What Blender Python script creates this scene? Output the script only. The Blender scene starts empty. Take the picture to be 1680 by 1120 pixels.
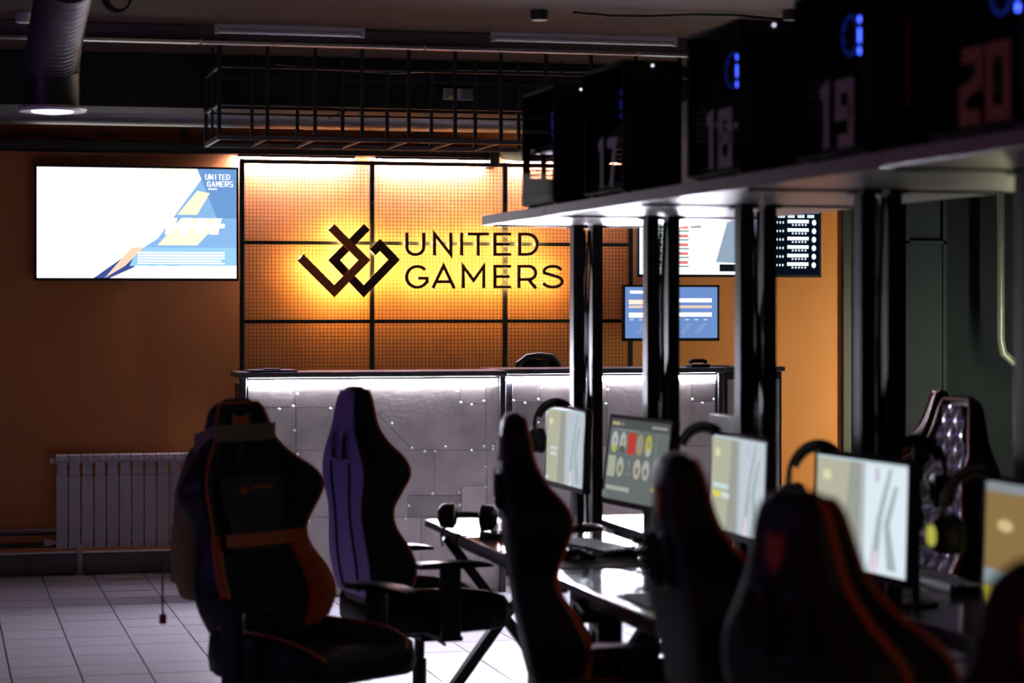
import bpy, bmesh, math, random
from mathutils import Vector, Matrix, Euler
random.seed(7)
C = bpy.context.scene.collection
SC = bpy.context.scene
PI = math.pi

# ------------------------------------------------------------------ camera, world, exposure
F_PX, HORIZON, CAM_H, YAW = 3800.0, 500.0, 1.65, math.radians(14.0)
cd = bpy.data.cameras.new('camera'); cam = bpy.data.objects.new('camera', cd); C.objects.link(cam)
cam.location = (0, 0, CAM_H); cam.rotation_euler = (PI/2, 0, -YAW)
cd.sensor_width = 36.0; cd.lens = F_PX*36.0/1680.0; cd.shift_y = -(560-HORIZON)/1680.0
cd.clip_start = .05; cd.clip_end = 60
cd.dof.use_dof = True; cd.dof.focus_distance = 14.0; cd.dof.aperture_fstop = 2.7; cd.dof.aperture_blades = 7
SC.camera = cam
w = bpy.data.worlds.new('world'); SC.world = w; w.use_nodes = True
w.node_tree.nodes['Background'].inputs[0].default_value = (.10, .09, .12, 1)
w.node_tree.nodes['Background'].inputs[1].default_value = .02
SC.view_settings.view_transform = 'Standard'; SC.view_settings.look = 'None'
SC.view_settings.exposure = 0.0; SC.view_settings.gamma = 1.0; SC.view_settings.use_curve_mapping = False
SC.cycles.max_bounces = 8; SC.cycles.sample_clamp_indirect = 6.0
SC.cycles.use_denoising = True; SC.cycles.caustics_reflective = False; SC.cycles.caustics_refractive = False
# lamp radiances (each belongs to a lamp built below)
L_COUNTER, L_WASH, L_SIGN, L_RIGHT, L_PURPLE, L_MAGENTA, L_DIM = 900., 660., 105., 150., 18., 14., 26.

sY, cY = math.sin(YAW), math.cos(YAW)
def onY(px, py, Y):
    """point of the vertical plane at depth Y (room axes) seen at a photo pixel"""
    t = (px-840)/F_PX; d = Y/(cY - t*sY)
    return Vector((d*(sY+t*cY), Y, CAM_H-(py-HORIZON)*d/F_PX))

# ------------------------------------------------------------------ materials
MATS = {}
def mat(name, col, rough=.5, metal=0., var=0., vscale=6., bump=0., bscale=60., coat=0., rnd=0., spec=.5):
    if name in MATS: return MATS[name]
    m = bpy.data.materials.new(name); m.use_nodes = True; nt = m.node_tree
    b = nt.nodes['Principled BSDF']
    b.inputs['Base Color'].default_value = (*col, 1); b.inputs['Roughness'].default_value = rough
    b.inputs['Metallic'].default_value = metal; b.inputs['Coat Weight'].default_value = coat
    b.inputs['Specular IOR Level'].default_value = spec
    tc = nt.nodes.new('ShaderNodeTexCoord')
    if var or rnd:
        n = nt.nodes.new('ShaderNodeTexNoise'); n.inputs['Scale'].default_value = vscale; n.inputs['Detail'].default_value = 5
        nt.links.new(tc.outputs['Object'], n.inputs['Vector'])
        r = nt.nodes.new('ShaderNodeMapRange'); r.inputs['From Min'].default_value = .25; r.inputs['From Max'].default_value = .75
        r.inputs['To Min'].default_value = 1-var; r.inputs['To Max'].default_value = 1+var
        nt.links.new(n.outputs['Fac'], r.inputs['Value'])
        val = r.outputs['Result']
        if rnd:
            oi = nt.nodes.new('ShaderNodeObjectInfo'); r2 = nt.nodes.new('ShaderNodeMapRange')
            r2.inputs['To Min'].default_value = 1-rnd; r2.inputs['To Max'].default_value = 1+rnd
            nt.links.new(oi.outputs['Random'], r2.inputs['Value'])
            mu = nt.nodes.new('ShaderNodeMath'); mu.operation = 'MULTIPLY'
            nt.links.new(val, mu.inputs[0]); nt.links.new(r2.outputs['Result'], mu.inputs[1]); val = mu.outputs[0]
        v = nt.nodes.new('ShaderNodeVectorMath'); v.operation = 'SCALE'; v.inputs[0].default_value = col
        nt.links.new(val, v.inputs['Scale']); nt.links.new(v.outputs['Vector'], b.inputs['Base Color'])
    if bump:
        n2 = nt.nodes.new('ShaderNodeTexNoise'); n2.inputs['Scale'].default_value = bscale; n2.inputs['Detail'].default_value = 3
        nt.links.new(tc.outputs['Object'], n2.inputs['Vector'])
        bp = nt.nodes.new('ShaderNodeBump'); bp.inputs['Strength'].default_value = bump; bp.inputs['Distance'].default_value = .004
        nt.links.new(n2.outputs['Fac'], bp.inputs['Height']); nt.links.new(bp.outputs['Normal'], b.inputs['Normal'])
    MATS[name] = m; return m
def emit(col, s):
    k = 'glow_%d_%d_%d_%d' % (*[int(c*255) for c in col], int(s*100))
    if k in MATS: return MATS[k]
    m = bpy.data.materials.new(k); m.use_nodes = True; nt = m.node_tree; nt.nodes.clear()
    o = nt.nodes.new('ShaderNodeOutputMaterial'); e = nt.nodes.new('ShaderNodeEmission')
    e.inputs[0].default_value = (*col, 1); e.inputs[1].default_value = s
    nt.links.new(e.outputs[0], o.inputs[0]); MATS[k] = m; return m
def glass(name, tint, mixf):
    m = bpy.data.materials.new(name); m.use_nodes = True; nt = m.node_tree; nt.nodes.clear()
    o = nt.nodes.new('ShaderNodeOutputMaterial'); t = nt.nodes.new('ShaderNodeBsdfTransparent'); g = nt.nodes.new('ShaderNodeBsdfGlossy')
    t.inputs[0].default_value = (*tint, 1); g.inputs['Roughness'].default_value = .05; g.inputs[0].default_value = (.8,.8,.8,1)
    lw = nt.nodes.new('ShaderNodeLayerWeight'); lw.inputs[0].default_value = .5
    pw = nt.nodes.new('ShaderNodeMath'); pw.operation = 'POWER'; pw.inputs[1].default_value = 5.; nt.links.new(lw.outputs['Facing'], pw.inputs[0])
    ma = nt.nodes.new('ShaderNodeMath'); ma.operation = 'MULTIPLY_ADD'; ma.inputs[1].default_value = mixf; ma.inputs[2].default_value = .01; nt.links.new(pw.outputs[0], ma.inputs[0])
    x = nt.nodes.new('ShaderNodeMixShader')
    nt.links.new(ma.outputs[0], x.inputs[0]); nt.links.new(t.outputs[0], x.inputs[1]); nt.links.new(g.outputs[0], x.inputs[2])
    nt.links.new(x.outputs[0], o.inputs[0]); MATS[name] = m; return m

ORANGE = mat('orange_wall_paint', (.60, .20, .047), .6, var=.06, vscale=2., bump=.15, bscale=120)
DARKWALL = mat('dark_grey_wall_paint', (.006, .008, .012), .9, spec=.08, var=.1, bump=.15, bscale=90)
CEIL = mat('ceiling_paint', (.055, .028, .023), .8, spec=.2, var=.08, vscale=3)
TILE = mat('floor_tile', (.50, .47, .53), .30, var=.05, vscale=9, rnd=.05)
GROUT = mat('grout', (.10, .085, .09), .85)
BLACKM = mat('black_painted_steel', (.016, .016, .018), .42, var=.15, vscale=20)
RACKM = mat('grey_steel', (.10, .095, .10), .38, metal=.4, var=.1)
ALU = mat('brushed_aluminium', (.62, .60, .60), .28, metal=1., var=.06, vscale=30)
BLKDUCT = mat('black_duct_paint', (.006, .006, .006), .8)
PIPEM = mat('galvanised_pipe', (.13, .12, .125), .34, metal=.7, var=.12, vscale=12)
FLEX = mat('flexible_duct_foil', (.13, .12, .13), .42, metal=.35, var=.15, vscale=14)
WHITEP = mat('white_enamel', (.62, .58, .60), .4, var=.04)
CONC = mat('concrete_plate', (.45, .405, .365), .55, var=.28, vscale=5., bump=.35, bscale=40)
CONCD = mat('dark_concrete_plate', (.30, .27, .245), .55, var=.22, vscale=6., bump=.35, bscale=40)
CONCL = mat('light_concrete_plate', (.52, .47, .425), .55, var=.2, vscale=6., bump=.3, bscale=40)
STEEL = mat('polished_rivet_steel', (.92, .92, .92), .3, metal=.35)
DESKT = mat('glossy_desk_laminate', (.13, .10, .095), .12, var=.12, vscale=4.)
DESKE = mat('desk_edge_band', (.11, .10, .12), .35)
LEATH = mat('black_leatherette', (.010, .010, .011), .5, spec=.3, bump=.25, bscale=220, var=.1)
LEATHG = mat('charcoal_leatherette', (.03, .03, .032), .5, bump=.25, bscale=220)
ORL = mat('orange_leatherette', (.70, .15, .03), .45, bump=.2, bscale=220, var=.08)
PURLIT = mat('purple_lit_leatherette', (.32, .21, .58), .5, bump=.2, bscale=200, var=.08)  # purple light on the chair back is partly put into this colour
QUILT = mat('pale_quilted_leatherette', (.85, .80, .88), .24, metal=.4)
PLAST = mat('black_plastic', (.012, .012, .013), .38)
PLASTG = mat('dark_grey_plastic', (.05, .05, .055), .45)
BEZEL = mat('glossy_bezel', (.05, .045, .06), .3)
FABRIC = mat('olive_canvas', (.30, .25, .085), .9, var=.15, vscale=30, bump=.4, bscale=300)
FABRICG = mat('grey_webbing', (.30, .25, .19), .9, bump=.4, bscale=300)
RUBBER = mat('cable_rubber', (.012, .012, .013), .5)
SIGND = mat('sign_dark_brown', (.06, .026, .021), .5)
SIGNB = mat('sign_copper_brown', (.50, .13, .045), .42)
WIRE = mat('wire_mesh_steel', (.05, .04, .04), .5, metal=.5)
NUMM = mat('number_vinyl', (.55, .50, .53), .6)
NUMLIT = mat('number_vinyl_red_lit', (.55, .12, .06), .6)  # reddish light on the digits is put into the vinyl colour
SHELFM = mat('shelf_laminate', (.46, .44, .47), .32, var=.04)
GREYB = mat('grey_baseboard', (.20, .19, .19), .45, var=.15)
DOORM = mat('grey_door_paint', (.014, .018, .026), .9, spec=.08, var=.08)
LIGHTG = mat('light_grey_steel', (.55, .55, .52), .5)
CAMW = mat('white_plastic', (.75, .72, .70), .4)
YEL = mat('yellow_vinyl', (.75, .65, .08), .5)
STICK = mat('label_paper', (.55, .52, .48), .8)
TGLASS = glass('tinted_side_glass', (.62, .62, .66), .05)

# ------------------------------------------------------------------ mesh builder
MATW = {}
class MB:
    def __init__(s): s.v = []; s.f = []; s.mi = []; s.cur = 0
    def add(s, vs, fs):
        o = len(s.v); s.v += [Vector(p) for p in vs]
        for f in fs: s.f.append([i+o for i in f]); s.mi.append(s.cur)
        return s
    def box(s, x0, x1, y0, y1, z0, z1):
        vs = [(x,y,z) for z in (z0,z1) for y in (y0,y1) for x in (x0,x1)]
        return s.add(vs, [(0,2,3,1),(4,5,7,6),(0,1,5,4),(2,6,7,3),(0,4,6,2),(1,3,7,5)])
    def bar(s, a, b, w, h=None, up=(0,0,1)):
        h = h or w; a = Vector(a); b = Vector(b); t = (b-a).normalized(); up = Vector(up)
        if abs(t.dot(up)) > .95: up = Vector((1,0,0))
        x = t.cross(up).normalized(); y = x.cross(t)
        vs = [p + x*i*w/2 + y*j*h/2 for p in (a,b) for j in (-1,1) for i in (-1,1)]
        return s.add(vs, [(0,1,3,2),(4,6,7,5),(0,4,5,1),(2,3,7,6),(0,2,6,4),(1,5,7,3)])
    def rings(s, rings, closed=False, cap=True):
        n = len(rings[0]); o = len(s.v)
        for r in rings: s.v += [Vector(p) for p in r]
        m = len(rings)
        for i in range(m if closed else m-1):
            a = o+i*n; b = o+((i+1) % m)*n
            for j in range(n):
                k = (j+1) % n; s.f.append([a+j, a+k, b+k, b+j]); s.mi.append(s.cur)
        if cap and not closed:
            s.f.append([o+j for j in range(n)][::-1]); s.f.append([o+(m-1)*n+j for j in range(n)]); s.mi += [s.cur]*2
        return s
    def tube(s, pts, r, n=10, closed=False, rad=None):
        pts = [Vector(p) for p in pts]; m = len(pts); R = []; prev = None
        for i, p in enumerate(pts):
            if closed: t = pts[(i+1) % m]-pts[i-1]
            else: t = pts[min(i+1, m-1)]-pts[max(i-1, 0)]
            t.normalize()
            if prev is None:
                u = Vector((0,0,1)) if abs(t.z) < .9 else Vector((1,0,0)); x = t.cross(u).normalized()
            else: x = (prev - t*prev.dot(t)).normalized()
            prev = x; y = t.cross(x); rr = rad[i] if rad else r
            R.append([p + (x*math.cos(a)+y*math.sin(a))*rr for a in [2*PI*k/n for k in range(n)]])
        return s.rings(R, closed)
    def lathe(s, prof, o=(0,0,0), ax=(0,0,1), n=20):
        ax = Vector(ax).normalized(); u = Vector((1,0,0)) if abs(ax.x) < .9 else Vector((0,1,0))
        x = ax.cross(u).normalized(); y = ax.cross(x); o = Vector(o)
        return s.rings([[o+ax*h+(x*math.cos(a)+y*math.sin(a))*max(r,1e-4) for a in [2*PI*k/n for k in range(n)]] for r, h in prof])
    def prism(s, poly, f0, f1):
        """poly of 2d points, f0/f1 map a 2d point to the two faces"""
        n = len(poly); vs = [f0(p) for p in poly]+[f1(p) for p in poly]
        return s.add(vs, [list(range(n))[::-1], list(range(n, 2*n))]+[[i, (i+1) % n, n+(i+1) % n, n+i] for i in range(n)])
    def stroke(s, pts, w, f0, f1, closed=False):
        """mitred stroke of a 2d polyline"""
        P = [Vector(p) for p in pts]; m = len(P); L = []; R = []
        for i in range(m):
            if closed: a, b = P[i-1], P[(i+1) % m]
            else: a, b = P[max(i-1,0)], P[min(i+1,m-1)]
            d1 = (P[i]-a) if (i or closed) else (b-P[i]); d2 = (b-P[i]) if (i < m-1 or closed) else d1
            d1 = d1.normalized(); d2 = d2.normalized()
            n1 = Vector((-d1.y, d1.x)); n2 = Vector((-d2.y, d2.x)); nn = (n1+n2)
            nn = nn.normalized() if nn.length > 1e-6 else n1
            k = w/2/max(nn.dot(n1), .35); L.append(P[i]+nn*k); R.append(P[i]-nn*k)
        rings = [[f0(L[i]), f0(R[i]), f1(R[i]), f1(L[i])] for i in range(m)]
        return s.rings(rings, closed)
    def sphere(s, c, r, n=8, sc=(1,1,1)):
        c = Vector(c)
        return s.rings([[c+Vector((math.sin(p)*math.cos(a)*r*sc[0], math.sin(p)*math.sin(a)*r*sc[1], math.cos(p)*r*sc[2])) for a in [2*PI*k/n for k in range(n)]]
                        for p in [PI*(.03+.94*i/(n//2+1)) for i in range(n//2+2)]])
    def mesh(s, name, mats, smooth=35):
        me = bpy.data.meshes.new(name); me.from_pydata(s.v, [], s.f)
        for m in (mats if isinstance(mats, (list, tuple)) else [mats]): me.materials.append(m)
        if isinstance(mats, (list, tuple)): me.polygons.foreach_set('material_index', s.mi)
        bm = bmesh.new(); bm.from_mesh(me); bmesh.ops.recalc_face_normals(bm, faces=bm.faces); bm.to_mesh(me); bm.free()
        if smooth:
            me.polygons.foreach_set('use_smooth', [True]*len(me.polygons)); me.set_sharp_from_angle(angle=math.radians(smooth))
        me.update(); return me
    def build(s, name, mats, parent=None, smooth=35, bev=0., world=False):
        if world and parent is not None:
            inv = MATW[parent.name].inverted(); s.v = [inv @ p for p in s.v]
        o = bpy.data.objects.new(name, s.mesh(name, mats, smooth)); C.objects.link(o)
        if parent is not None: o.parent = parent
        if bev:
            b = o.modifiers.new('bevel', 'BEVEL'); b.width = bev; b.segments = 2; b.limit_method = 'ANGLE'; b.angle_limit = math.radians(40)
        return o
def thing(name, label, cat, loc=(0,0,0), rz=0., group=None):
    o = bpy.data.objects.new(name, None); C.objects.link(o); o.location = loc; o.rotation_euler = (0,0,rz); o.empty_display_size = .1
    MATW[o.name] = Matrix.Translation(Vector(loc)) @ Euler((0,0,rz)).to_matrix().to_4x4()
    o['label'] = label; o['category'] = cat
    if group: o['group'] = group
    return o
def tag(o, label, cat, group=None):
    o['label'] = label; o['category'] = cat
    if group: o['group'] = group
    return o
def struct(o, label=None, cat=None):
    o['kind'] = 'structure'
    if label: o['label'] = label
    if cat: o['category'] = cat
    return o
def copy_tree(o, parent=None):
    c = o.copy(); C.objects.link(c)
    if parent is not None: c.parent = parent
    for ch in [x for x in bpy.data.objects if x.parent == o]: copy_tree(ch, c)
    return c
def dup(o, label, loc, rz=None):
    c = copy_tree(o); c.location = loc; c['label'] = label
    if rz is not None: c.rotation_euler = (0,0,rz)
    MATW[c.name] = Matrix.Translation(Vector(loc)) @ Euler((0,0,c.rotation_euler[2])).to_matrix().to_4x4()
    return c
def arc(cx, cy, rx, ry, a0, a1, n=10):
    return [(cx+rx*math.cos(math.radians(a0+(a1-a0)*i/n)), cy+ry*math.sin(math.radians(a0+(a1-a0)*i/n))) for i in range(n+1)]
def interp(T, u):
    if u <= T[0][0]: return T[0][1]
    for (a, x), (b, y) in zip(T, T[1:]):
        if u <= b:
            i = T.index((a, x)); t = (u-a)/(b-a)
            m0 = (y-T[i-1][1])/(b-T[i-1][0])*(b-a) if i else (y-x)
            m1 = (T[i+2][1]-x)/(T[i+2][0]-a)*(b-a) if i+2 < len(T) else (y-x)
            return (2*t**3-3*t*t+1)*x+(t**3-2*t*t+t)*m0+(-2*t**3+3*t*t)*y+(t**3-t*t)*m1
    return T[-1][1]

# ------------------------------------------------------------------ room shell
XL, XR, YB, YF, ZC = -2.2, 8.4, -1.2, 14.55, 3.08
XO = onY(1387, 500, YF).x                      # where the orange paint stops
floor = struct(MB().box(XL, XR, YB, YF+.2, -.08, -.014).build('floor', GROUT), 'pale grey square tiles laid across the floor', 'floor')
TX0, TY0, TS = .634, 11.07, .305
me_tile = None
rest = MB(); TOPV = .0015
def tile_geo(mb, x, y):
    h = TS/2-.0025; t = h-TOPV
    vs = [(x-h,y-h,-.014),(x+h,y-h,-.014),(x+h,y+h,-.014),(x-h,y+h,-.014),(x-t,y-t,0),(x+t,y-t,0),(x+t,y+t,0),(x-t,y+t,0)]
    mb.add(vs, [(4,5,6,7),(0,1,5,4),(1,2,6,5),(2,3,7,6),(3,0,4,7)])
tm = MB(); tile_geo(tm, 0, 0); me_tile = tm.mesh('tile', TILE, 0)
i0, i1 = int((XL-TX0)/TS)+1, int((XR-TX0)/TS)-1
j0, j1 = int((YB-TY0)/TS)+1, int((YF-TY0)/TS)
ntile = 0
for j in range(j0, j1):
    for i in range(i0, i1):
        x = TX0+(i+.5)*TS; y = TY0+(j+.5)*TS
        if .2 < x < 3.9 and 7.9 < y < 14.6 and ntile < 290 and x < (2.0 if y > 13.4 else 4):
            o = bpy.data.objects.new('tile', me_tile); C.objects.link(o); o.parent = floor; o.location = (x, y, random.uniform(-.0006, .0006)); ntile += 1
        else: tile_geo(rest, x, y)
r = rest.build('tile_field', TILE, floor, 0); r['kind'] = 'stuff'
struct(MB().box(XL, XR, YB, YF+.2, ZC, ZC+.1).build('ceiling', CEIL), 'dim brownish grey painted ceiling', 'ceiling')
struct(MB().box(XL-.1, XO, YF, YF+.2, -.08, ZC).build('wall_back', ORANGE), 'orange painted back wall behind the counter', 'wall')
struct(MB().box(XO, XR, YF, YF+.2, -.08, ZC).build('wall_back_right', DARKWALL), 'dark grey wall right of the orange wall', 'wall')
struct(MB().box(XL-.2, XL, YB, YF+.2, -.08, ZC).build('wall_left', DARKWALL), 'dark grey side wall on the left', 'wall')
struct(MB().box(XR, XR+.2, YB, YF+.2, -.08, ZC).build('wall_right', DARKWALL), 'dark grey side wall on the right', 'wall')
struct(MB().box(XL, XR, YB-.2, YB, -.08, ZC).build('wall_front', DARKWALL), 'dark grey wall behind the viewer', 'wall')
bb = struct(MB().box(XL, 1.9, YF-.10, YF, 0, .115).box(XL, 1.9, YF-.11, YF, .115, .127).build('baseboard_back', GREYB, bev=.003), 'grey boxed skirting under the radiator', 'baseboard')
struct(MB().box(XO-.03, XO+.03, YF-.035, YF, 0, ZC).build('trim_1', BLACKM, bev=.004), 'black vertical trim at the edge of the orange wall', 'trim')
# ceiling beam with a bright metal lip
bm_ = struct(MB().box(XL, XR, 11.88, 12.08, 3.005, ZC).build('trim_2', mat('beam_paint', (.16,.13,.13), .7), bev=.004), 'long boxed ceiling beam above the reception', 'beam')
for k in range(9):
    x0 = XL+.02+k*1.17
    MB().box(x0, x0+1.155, 11.862, 11.915, 2.985, 3.004).build('metal_lip', ALU, bm_, bev=.004)
# door leaf on the dark wall
A, B = onY(1487, 398, YF), onY(1541, 398, YF)
dr = struct(MB().box(A.x, B.x, YF-.05, YF, 0, 2.06).build('door_1', DOORM, bev=.004), 'narrow grey door panel in the dark wall', 'door')
MB().box(A.x-.03, A.x, YF-.06, YF, 0, 3.0).box(B.x, B.x+.03, YF-.06, YF, 0, 3.0).box(A.x-.03, B.x+.03, YF-.06, YF, 2.06, 2.085).build('door_frame', DOORM, dr, bev=.003)
MB().box(A.x, B.x, YF-.03, YF, 2.085, 3.0).build('transom_panel', DOORM, dr, bev=.003)

# ------------------------------------------------------------------ mesh frame behind the reception
YG = 14.43
gx = [onY(p, 500, YG).x for p in (397, 610, 828, 1034)]; gz = [2.546, 2.04, 1.546, 1.05, .55]
fr = thing('mesh_frame', 'black steel frame with wire mesh on the orange wall behind the counter', 'wall frame', (gx[0], YG, 0))
for x in gx: MB().box(x-.014, x+.014, YG-.016, YG+.016, .0, gz[0]+.014).build('upright', BLACKM, fr, world=True, bev=.002)
for z in gz[:4]: 
    for a, b in zip(gx, gx[1:]): MB().box(a+.014, b-.014, YG-.014, YG+.014, z-.012, z+.012).build('crossbar', BLACKM, fr, world=True, bev=.002)
for a, b in zip(gx, gx[1:]):
    for zb, zt in ((gz[1], gz[0]), (gz[2], gz[1]), (gz[3], gz[2])):
        m = MB(); n = round((b-a)/.0235); k = round((zt-zb)/.0235); q = .0013
        for i in range(1, n): x = a+(b-a)*i/n; m.box(x-q, x+q, YG+.014, YG+.0166, zb, zt)
        for i in range(1, k): z = zb+(zt-zb)*i/k; m.box(a, b, YG+.0166, YG+.019, z-q, z+q)
        o = m.build('wire_mesh', WIRE, fr, 0, world=True); o['kind'] = 'stuff'
for x in gx:
    for z in (2.3, 1.8, 1.3): MB().lathe([(.012,0),(.012,.003),(.006,.006),(.0,.007)], (x, YG-.016, z), (0,-1,0), 8).build('bolt', BLACKM, fr, world=True)
# wall washer lamps above the frame
WARM = (.80, .70, 1.)
for a, b, lb in ((gx[0]-.02, gx[1]-.1, 'warm wall washer lamp over the left mesh bay'), (gx[1]+.03, gx[2]-.06, 'warm wall washer lamp over the middle mesh bay'), (gx[2]+.05, gx[3]-.05, 'warm wall washer lamp over the right mesh bay')):
    t = thing('wall_washer', lb, 'lamp', (a, 14.5, 2.577), 0, 'wall washers above the mesh frame')
    MB().box(a, b, 14.475, 14.549, 2.586, 2.593).box(a, b, 14.470, 14.476, 2.577, 2.593).build('housing', BLACKM, t, world=True)
    MB().box(a+.01, b-.01, 14.502, 14.527, 2.580, 2.5855).build('led_strip', emit(WARM, L_WASH), t, 0, world=True)

# ------------------------------------------------------------------ sign
YS = 14.372
def sg(cx, cy): p = onY(470+cx/3.5, 350+cy/3.5, YS); return (p.x, p.z)
sign = thing('illuminated_sign', 'halo lit UNITED GAMERS sign with interlaced square emblem', 'sign', (onY(665, 430, YS).x, YS, 1.65))
HALO = emit((1., .68, .20), L_SIGN)
def sign_piece(name, paths, w, m, y0=YS, halo=True, closed=False):
    a = MB(); b = MB(); pk = 3.86e-3/3.5
    for p in paths:
        q = [Vector(sg(*c)) for c in p]
        a.stroke(q, w*pk, lambda v: (v[0], y0, v[1]), lambda v: (v[0], y0+.018, v[1]), closed)
        b.stroke(q, w*pk*.66, lambda v: (v[0], y0+.0185, v[1]), lambda v: (v[0], y0+.0225, v[1]), closed)
    o = a.build(name, m, sign, 0, world=True)
    inv = MATW[sign.name].inverted(); b.v = [inv @ p for p in b.v]
    b.build('halo_led', HALO, o, 0)
sign_piece('emblem_copper', [[(81,252),(275,447),(448,268),(257,77)]], 49, SIGNB, YS-.004)
sign_piece('emblem_dark', [[(465,77),(277,268),(447,447),(622,265),(540,180),(497,223)]], 49, SIGND, YS+.0145)
SW = 17
def L_U(x0,x1,y0,y1): r=(x1-x0)/2; return [[(x0,y0),(x0,y1-r*.85)]+arc((x0+x1)/2,y1-r*.85,r,r*.85,180,0,12)[1:-1]+[(x1,y1-r*.85),(x1,y0)]]
sign_piece('letter_u', L_U(693,789,110,236), SW, SIGND)
sign_piece('letter_n', [[(851,243),(851,117),(945,236),(945,110)]], SW, SIGND)
sign_piece('letter_i', [[(1007,110),(1007,243)]], SW, SIGND)
sign_piece('letter_t', [[(1040,118),(1163,118)],[(1102,118),(1102,243)]], SW, SIGND)
for y0, y1 in ((110,243),(295,430)):
    sign_piece('letter_e', [[(1290,y0+8),(1198,y0+8),(1198,y1-8),(1290,y1-8)],[(1198,(y0+y1)/2),(1282,(y0+y1)/2)]], SW, SIGND)
sign_piece('letter_d', [[(1340,118),(1382,118)]+arc(1382,176.5,60,58.5,-90,90,12)[1:-1]+[(1382,235),(1340,235)]], SW, SIGND, closed=True)
sign_piece('letter_g', [arc(752,364,61,60,-42,-330,22)+[(808,394),(808,372),(757,372)]][:1], SW, SIGND)
sign_piece('letter_a', [[(841,430),(903,300),(965,430)],[(862,392),(944,392)]], SW, SIGND)
sign_piece('letter_m', [[(1016,430),(1016,303),(1076,385),(1134,303),(1134,430)]], SW, SIGND)
sign_piece('letter_r', [[(1336,430),(1336,303),(1392,303)]+arc(1392,341,40,38,-90,90,10)[1:-1]+[(1392,379),(1336,379)],[(1392,379),(1434,430)]], SW, SIGND)
sign_piece('letter_s', [[(1580,322)]+arc(1530,332,50,29,-50,-200,9)+arc(1530,391,54,32,-70,150,12)+[(1474,400)]], SW, SIGND)
for cx, cy in ((120,290),(350,372),(420,400),(610,250)):
    p = sg(cx, cy); MB().bar((p[0], YS+.036, p[1]), (p[0], YF, p[1]), .01).build('standoff', BLACKM, sign, 0, world=True)

# ------------------------------------------------------------------ flat screens
def screen(name, parent, o, ux, uy, W, H, base, items, s=1.):
    """picture: flat print on a screen. o = lower left, ux/uy unit vectors; items = (polygon in 0..1, colour, strength)"""
    ux = Vector(ux); uy = Vector(uy); nrm = ux.cross(uy); o = Vector(o); m = MB(); mats = [emit(base, s)]
    m.cur = 0; m.add([o, o+ux*W, o+ux*W+uy*H, o+uy*H], [(0,1,2,3)])
    for i, (poly, col, k) in enumerate(items):
        e = emit(col, k)
        if e not in mats: mats.append(e)
        m.cur = mats.index(e); q = o+nrm*(.00015*(i+1))
        m.add([q+ux*W*a+uy*H*b for a, b in poly], [list(range(len(poly)))])
    me = bpy.data.meshes.new(name); me.from_pydata(m.v, [], m.f)
    for x in mats: me.materials.append(x)
    me.polygons.foreach_set('material_index', m.mi)
    ob = bpy.data.objects.new(name, me); C.objects.link(ob); ob.parent = parent; return ob
def R_(x0, x1, y0, y1): return [(x0,y0),(x1,y0),(x1,y1),(x0,y1)]
def Q_(x, y, w, h, n=12): return [(x+w*math.cos(2*PI*i/n), y+h*math.sin(2*PI*i/n)) for i in range(n)]
def strokes2d(paths, w, asp=1.):
    out = []
    for p in paths:
        for a, b in zip(p, p[1:]):
            a = Vector(a); b = Vector(b); d = (b-a)
            if d.length < 1e-6: continue
            d.normalize(); n = Vector((-d.y, d.x))*w/2; e = d*w*.4
            out.append([tuple(v) for v in (a-e-n, b+e-n, b+e+n, a-e+n)])
    return out
GL = {'U':[[(0,1),(0,.25),(.25,0),(.75,0),(1,.25),(1,1)]], 'N':[[(0,0),(0,1),(1,0),(1,1)]], 'I':[[(.5,0),(.5,1)]], 'T':[[(0,1),(1,1)],[(.5,0),(.5,1)]],
 'E':[[(1,1),(0,1),(0,0),(1,0)],[(0,.5),(.9,.5)]], 'D':[[(0,0),(0,1),(.7,1),(1,.7),(1,.3),(.7,0),(0,0)]], 'G':[[(1,.85),(.75,1),(.25,1),(0,.75),(0,.25),(.25,0),(1,0),(1,.5),(.55,.5)]],
 'A':[[(0,0),(.5,1),(1,0)],[(.2,.35),(.8,.35)]], 'M':[[(0,0),(0,1),(.5,.4),(1,1),(1,0)]], 'R':[[(0,0),(0,1),(1,1),(1,.5),(0,.5)],[(.5,.5),(1,0)]], 'S':[[(1,1),(0,1),(0,.5),(1,.5),(1,0),(0,0)]]}
def word(txt, x, y, cw, ch, gap, w, sx=1.):
    out = []
    for c in txt:
        for q in strokes2d([[(a*cw, b*ch) for a, b in p] for p in GL[c]], w):
            out.append([(x+a*sx, y+b) for a, b in q])
        x += (cw+gap)*sx
    return out
Wh = (1., 1., 1.)
def flat_tv(name, label, cat, c0, c1, Y, base, items, s, thick=.05, bz=.012, group=None, bracket=True):
    a = onY(*c0, Y); b = onY(*c1, Y); x0, x1, z1, z0 = a.x, b.x, a.z, b.z
    t = thing(name, label, cat, ((x0+x1)/2, Y, z0), 0, group)
    MB().box(x0, x1, Y, Y+thick, z0, z1).build('cabinet', PLAST, t, world=True, bev=.004)
    m = MB(); f = Y-.004
    m.box(x0, x1, f, Y, z0, z0+bz*1.4).box(x0, x1, f, Y, z1-bz, z1).box(x0, x0+bz, f, Y, z0, z1).box(x1-bz, x1, f, Y, z0, z1)
    m.build('bezel', PLAST, t, world=True)
    inv = MATW[t.name].inverted()
    screen('screen', t, inv @ Vector((x0+bz, Y-.0015, z0+bz*1.4)), (1,0,0), (0,0,1), x1-x0-2*bz, z1-z0-bz*2.4, base, items, s)
    if bracket: MB().box((x0+x1)/2-.15, (x0+x1)/2+.15, Y+thick, YF-.003, z0+.15, z0+.35).build('wall_bracket', BLACKM, t, world=True)
    return t
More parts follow.
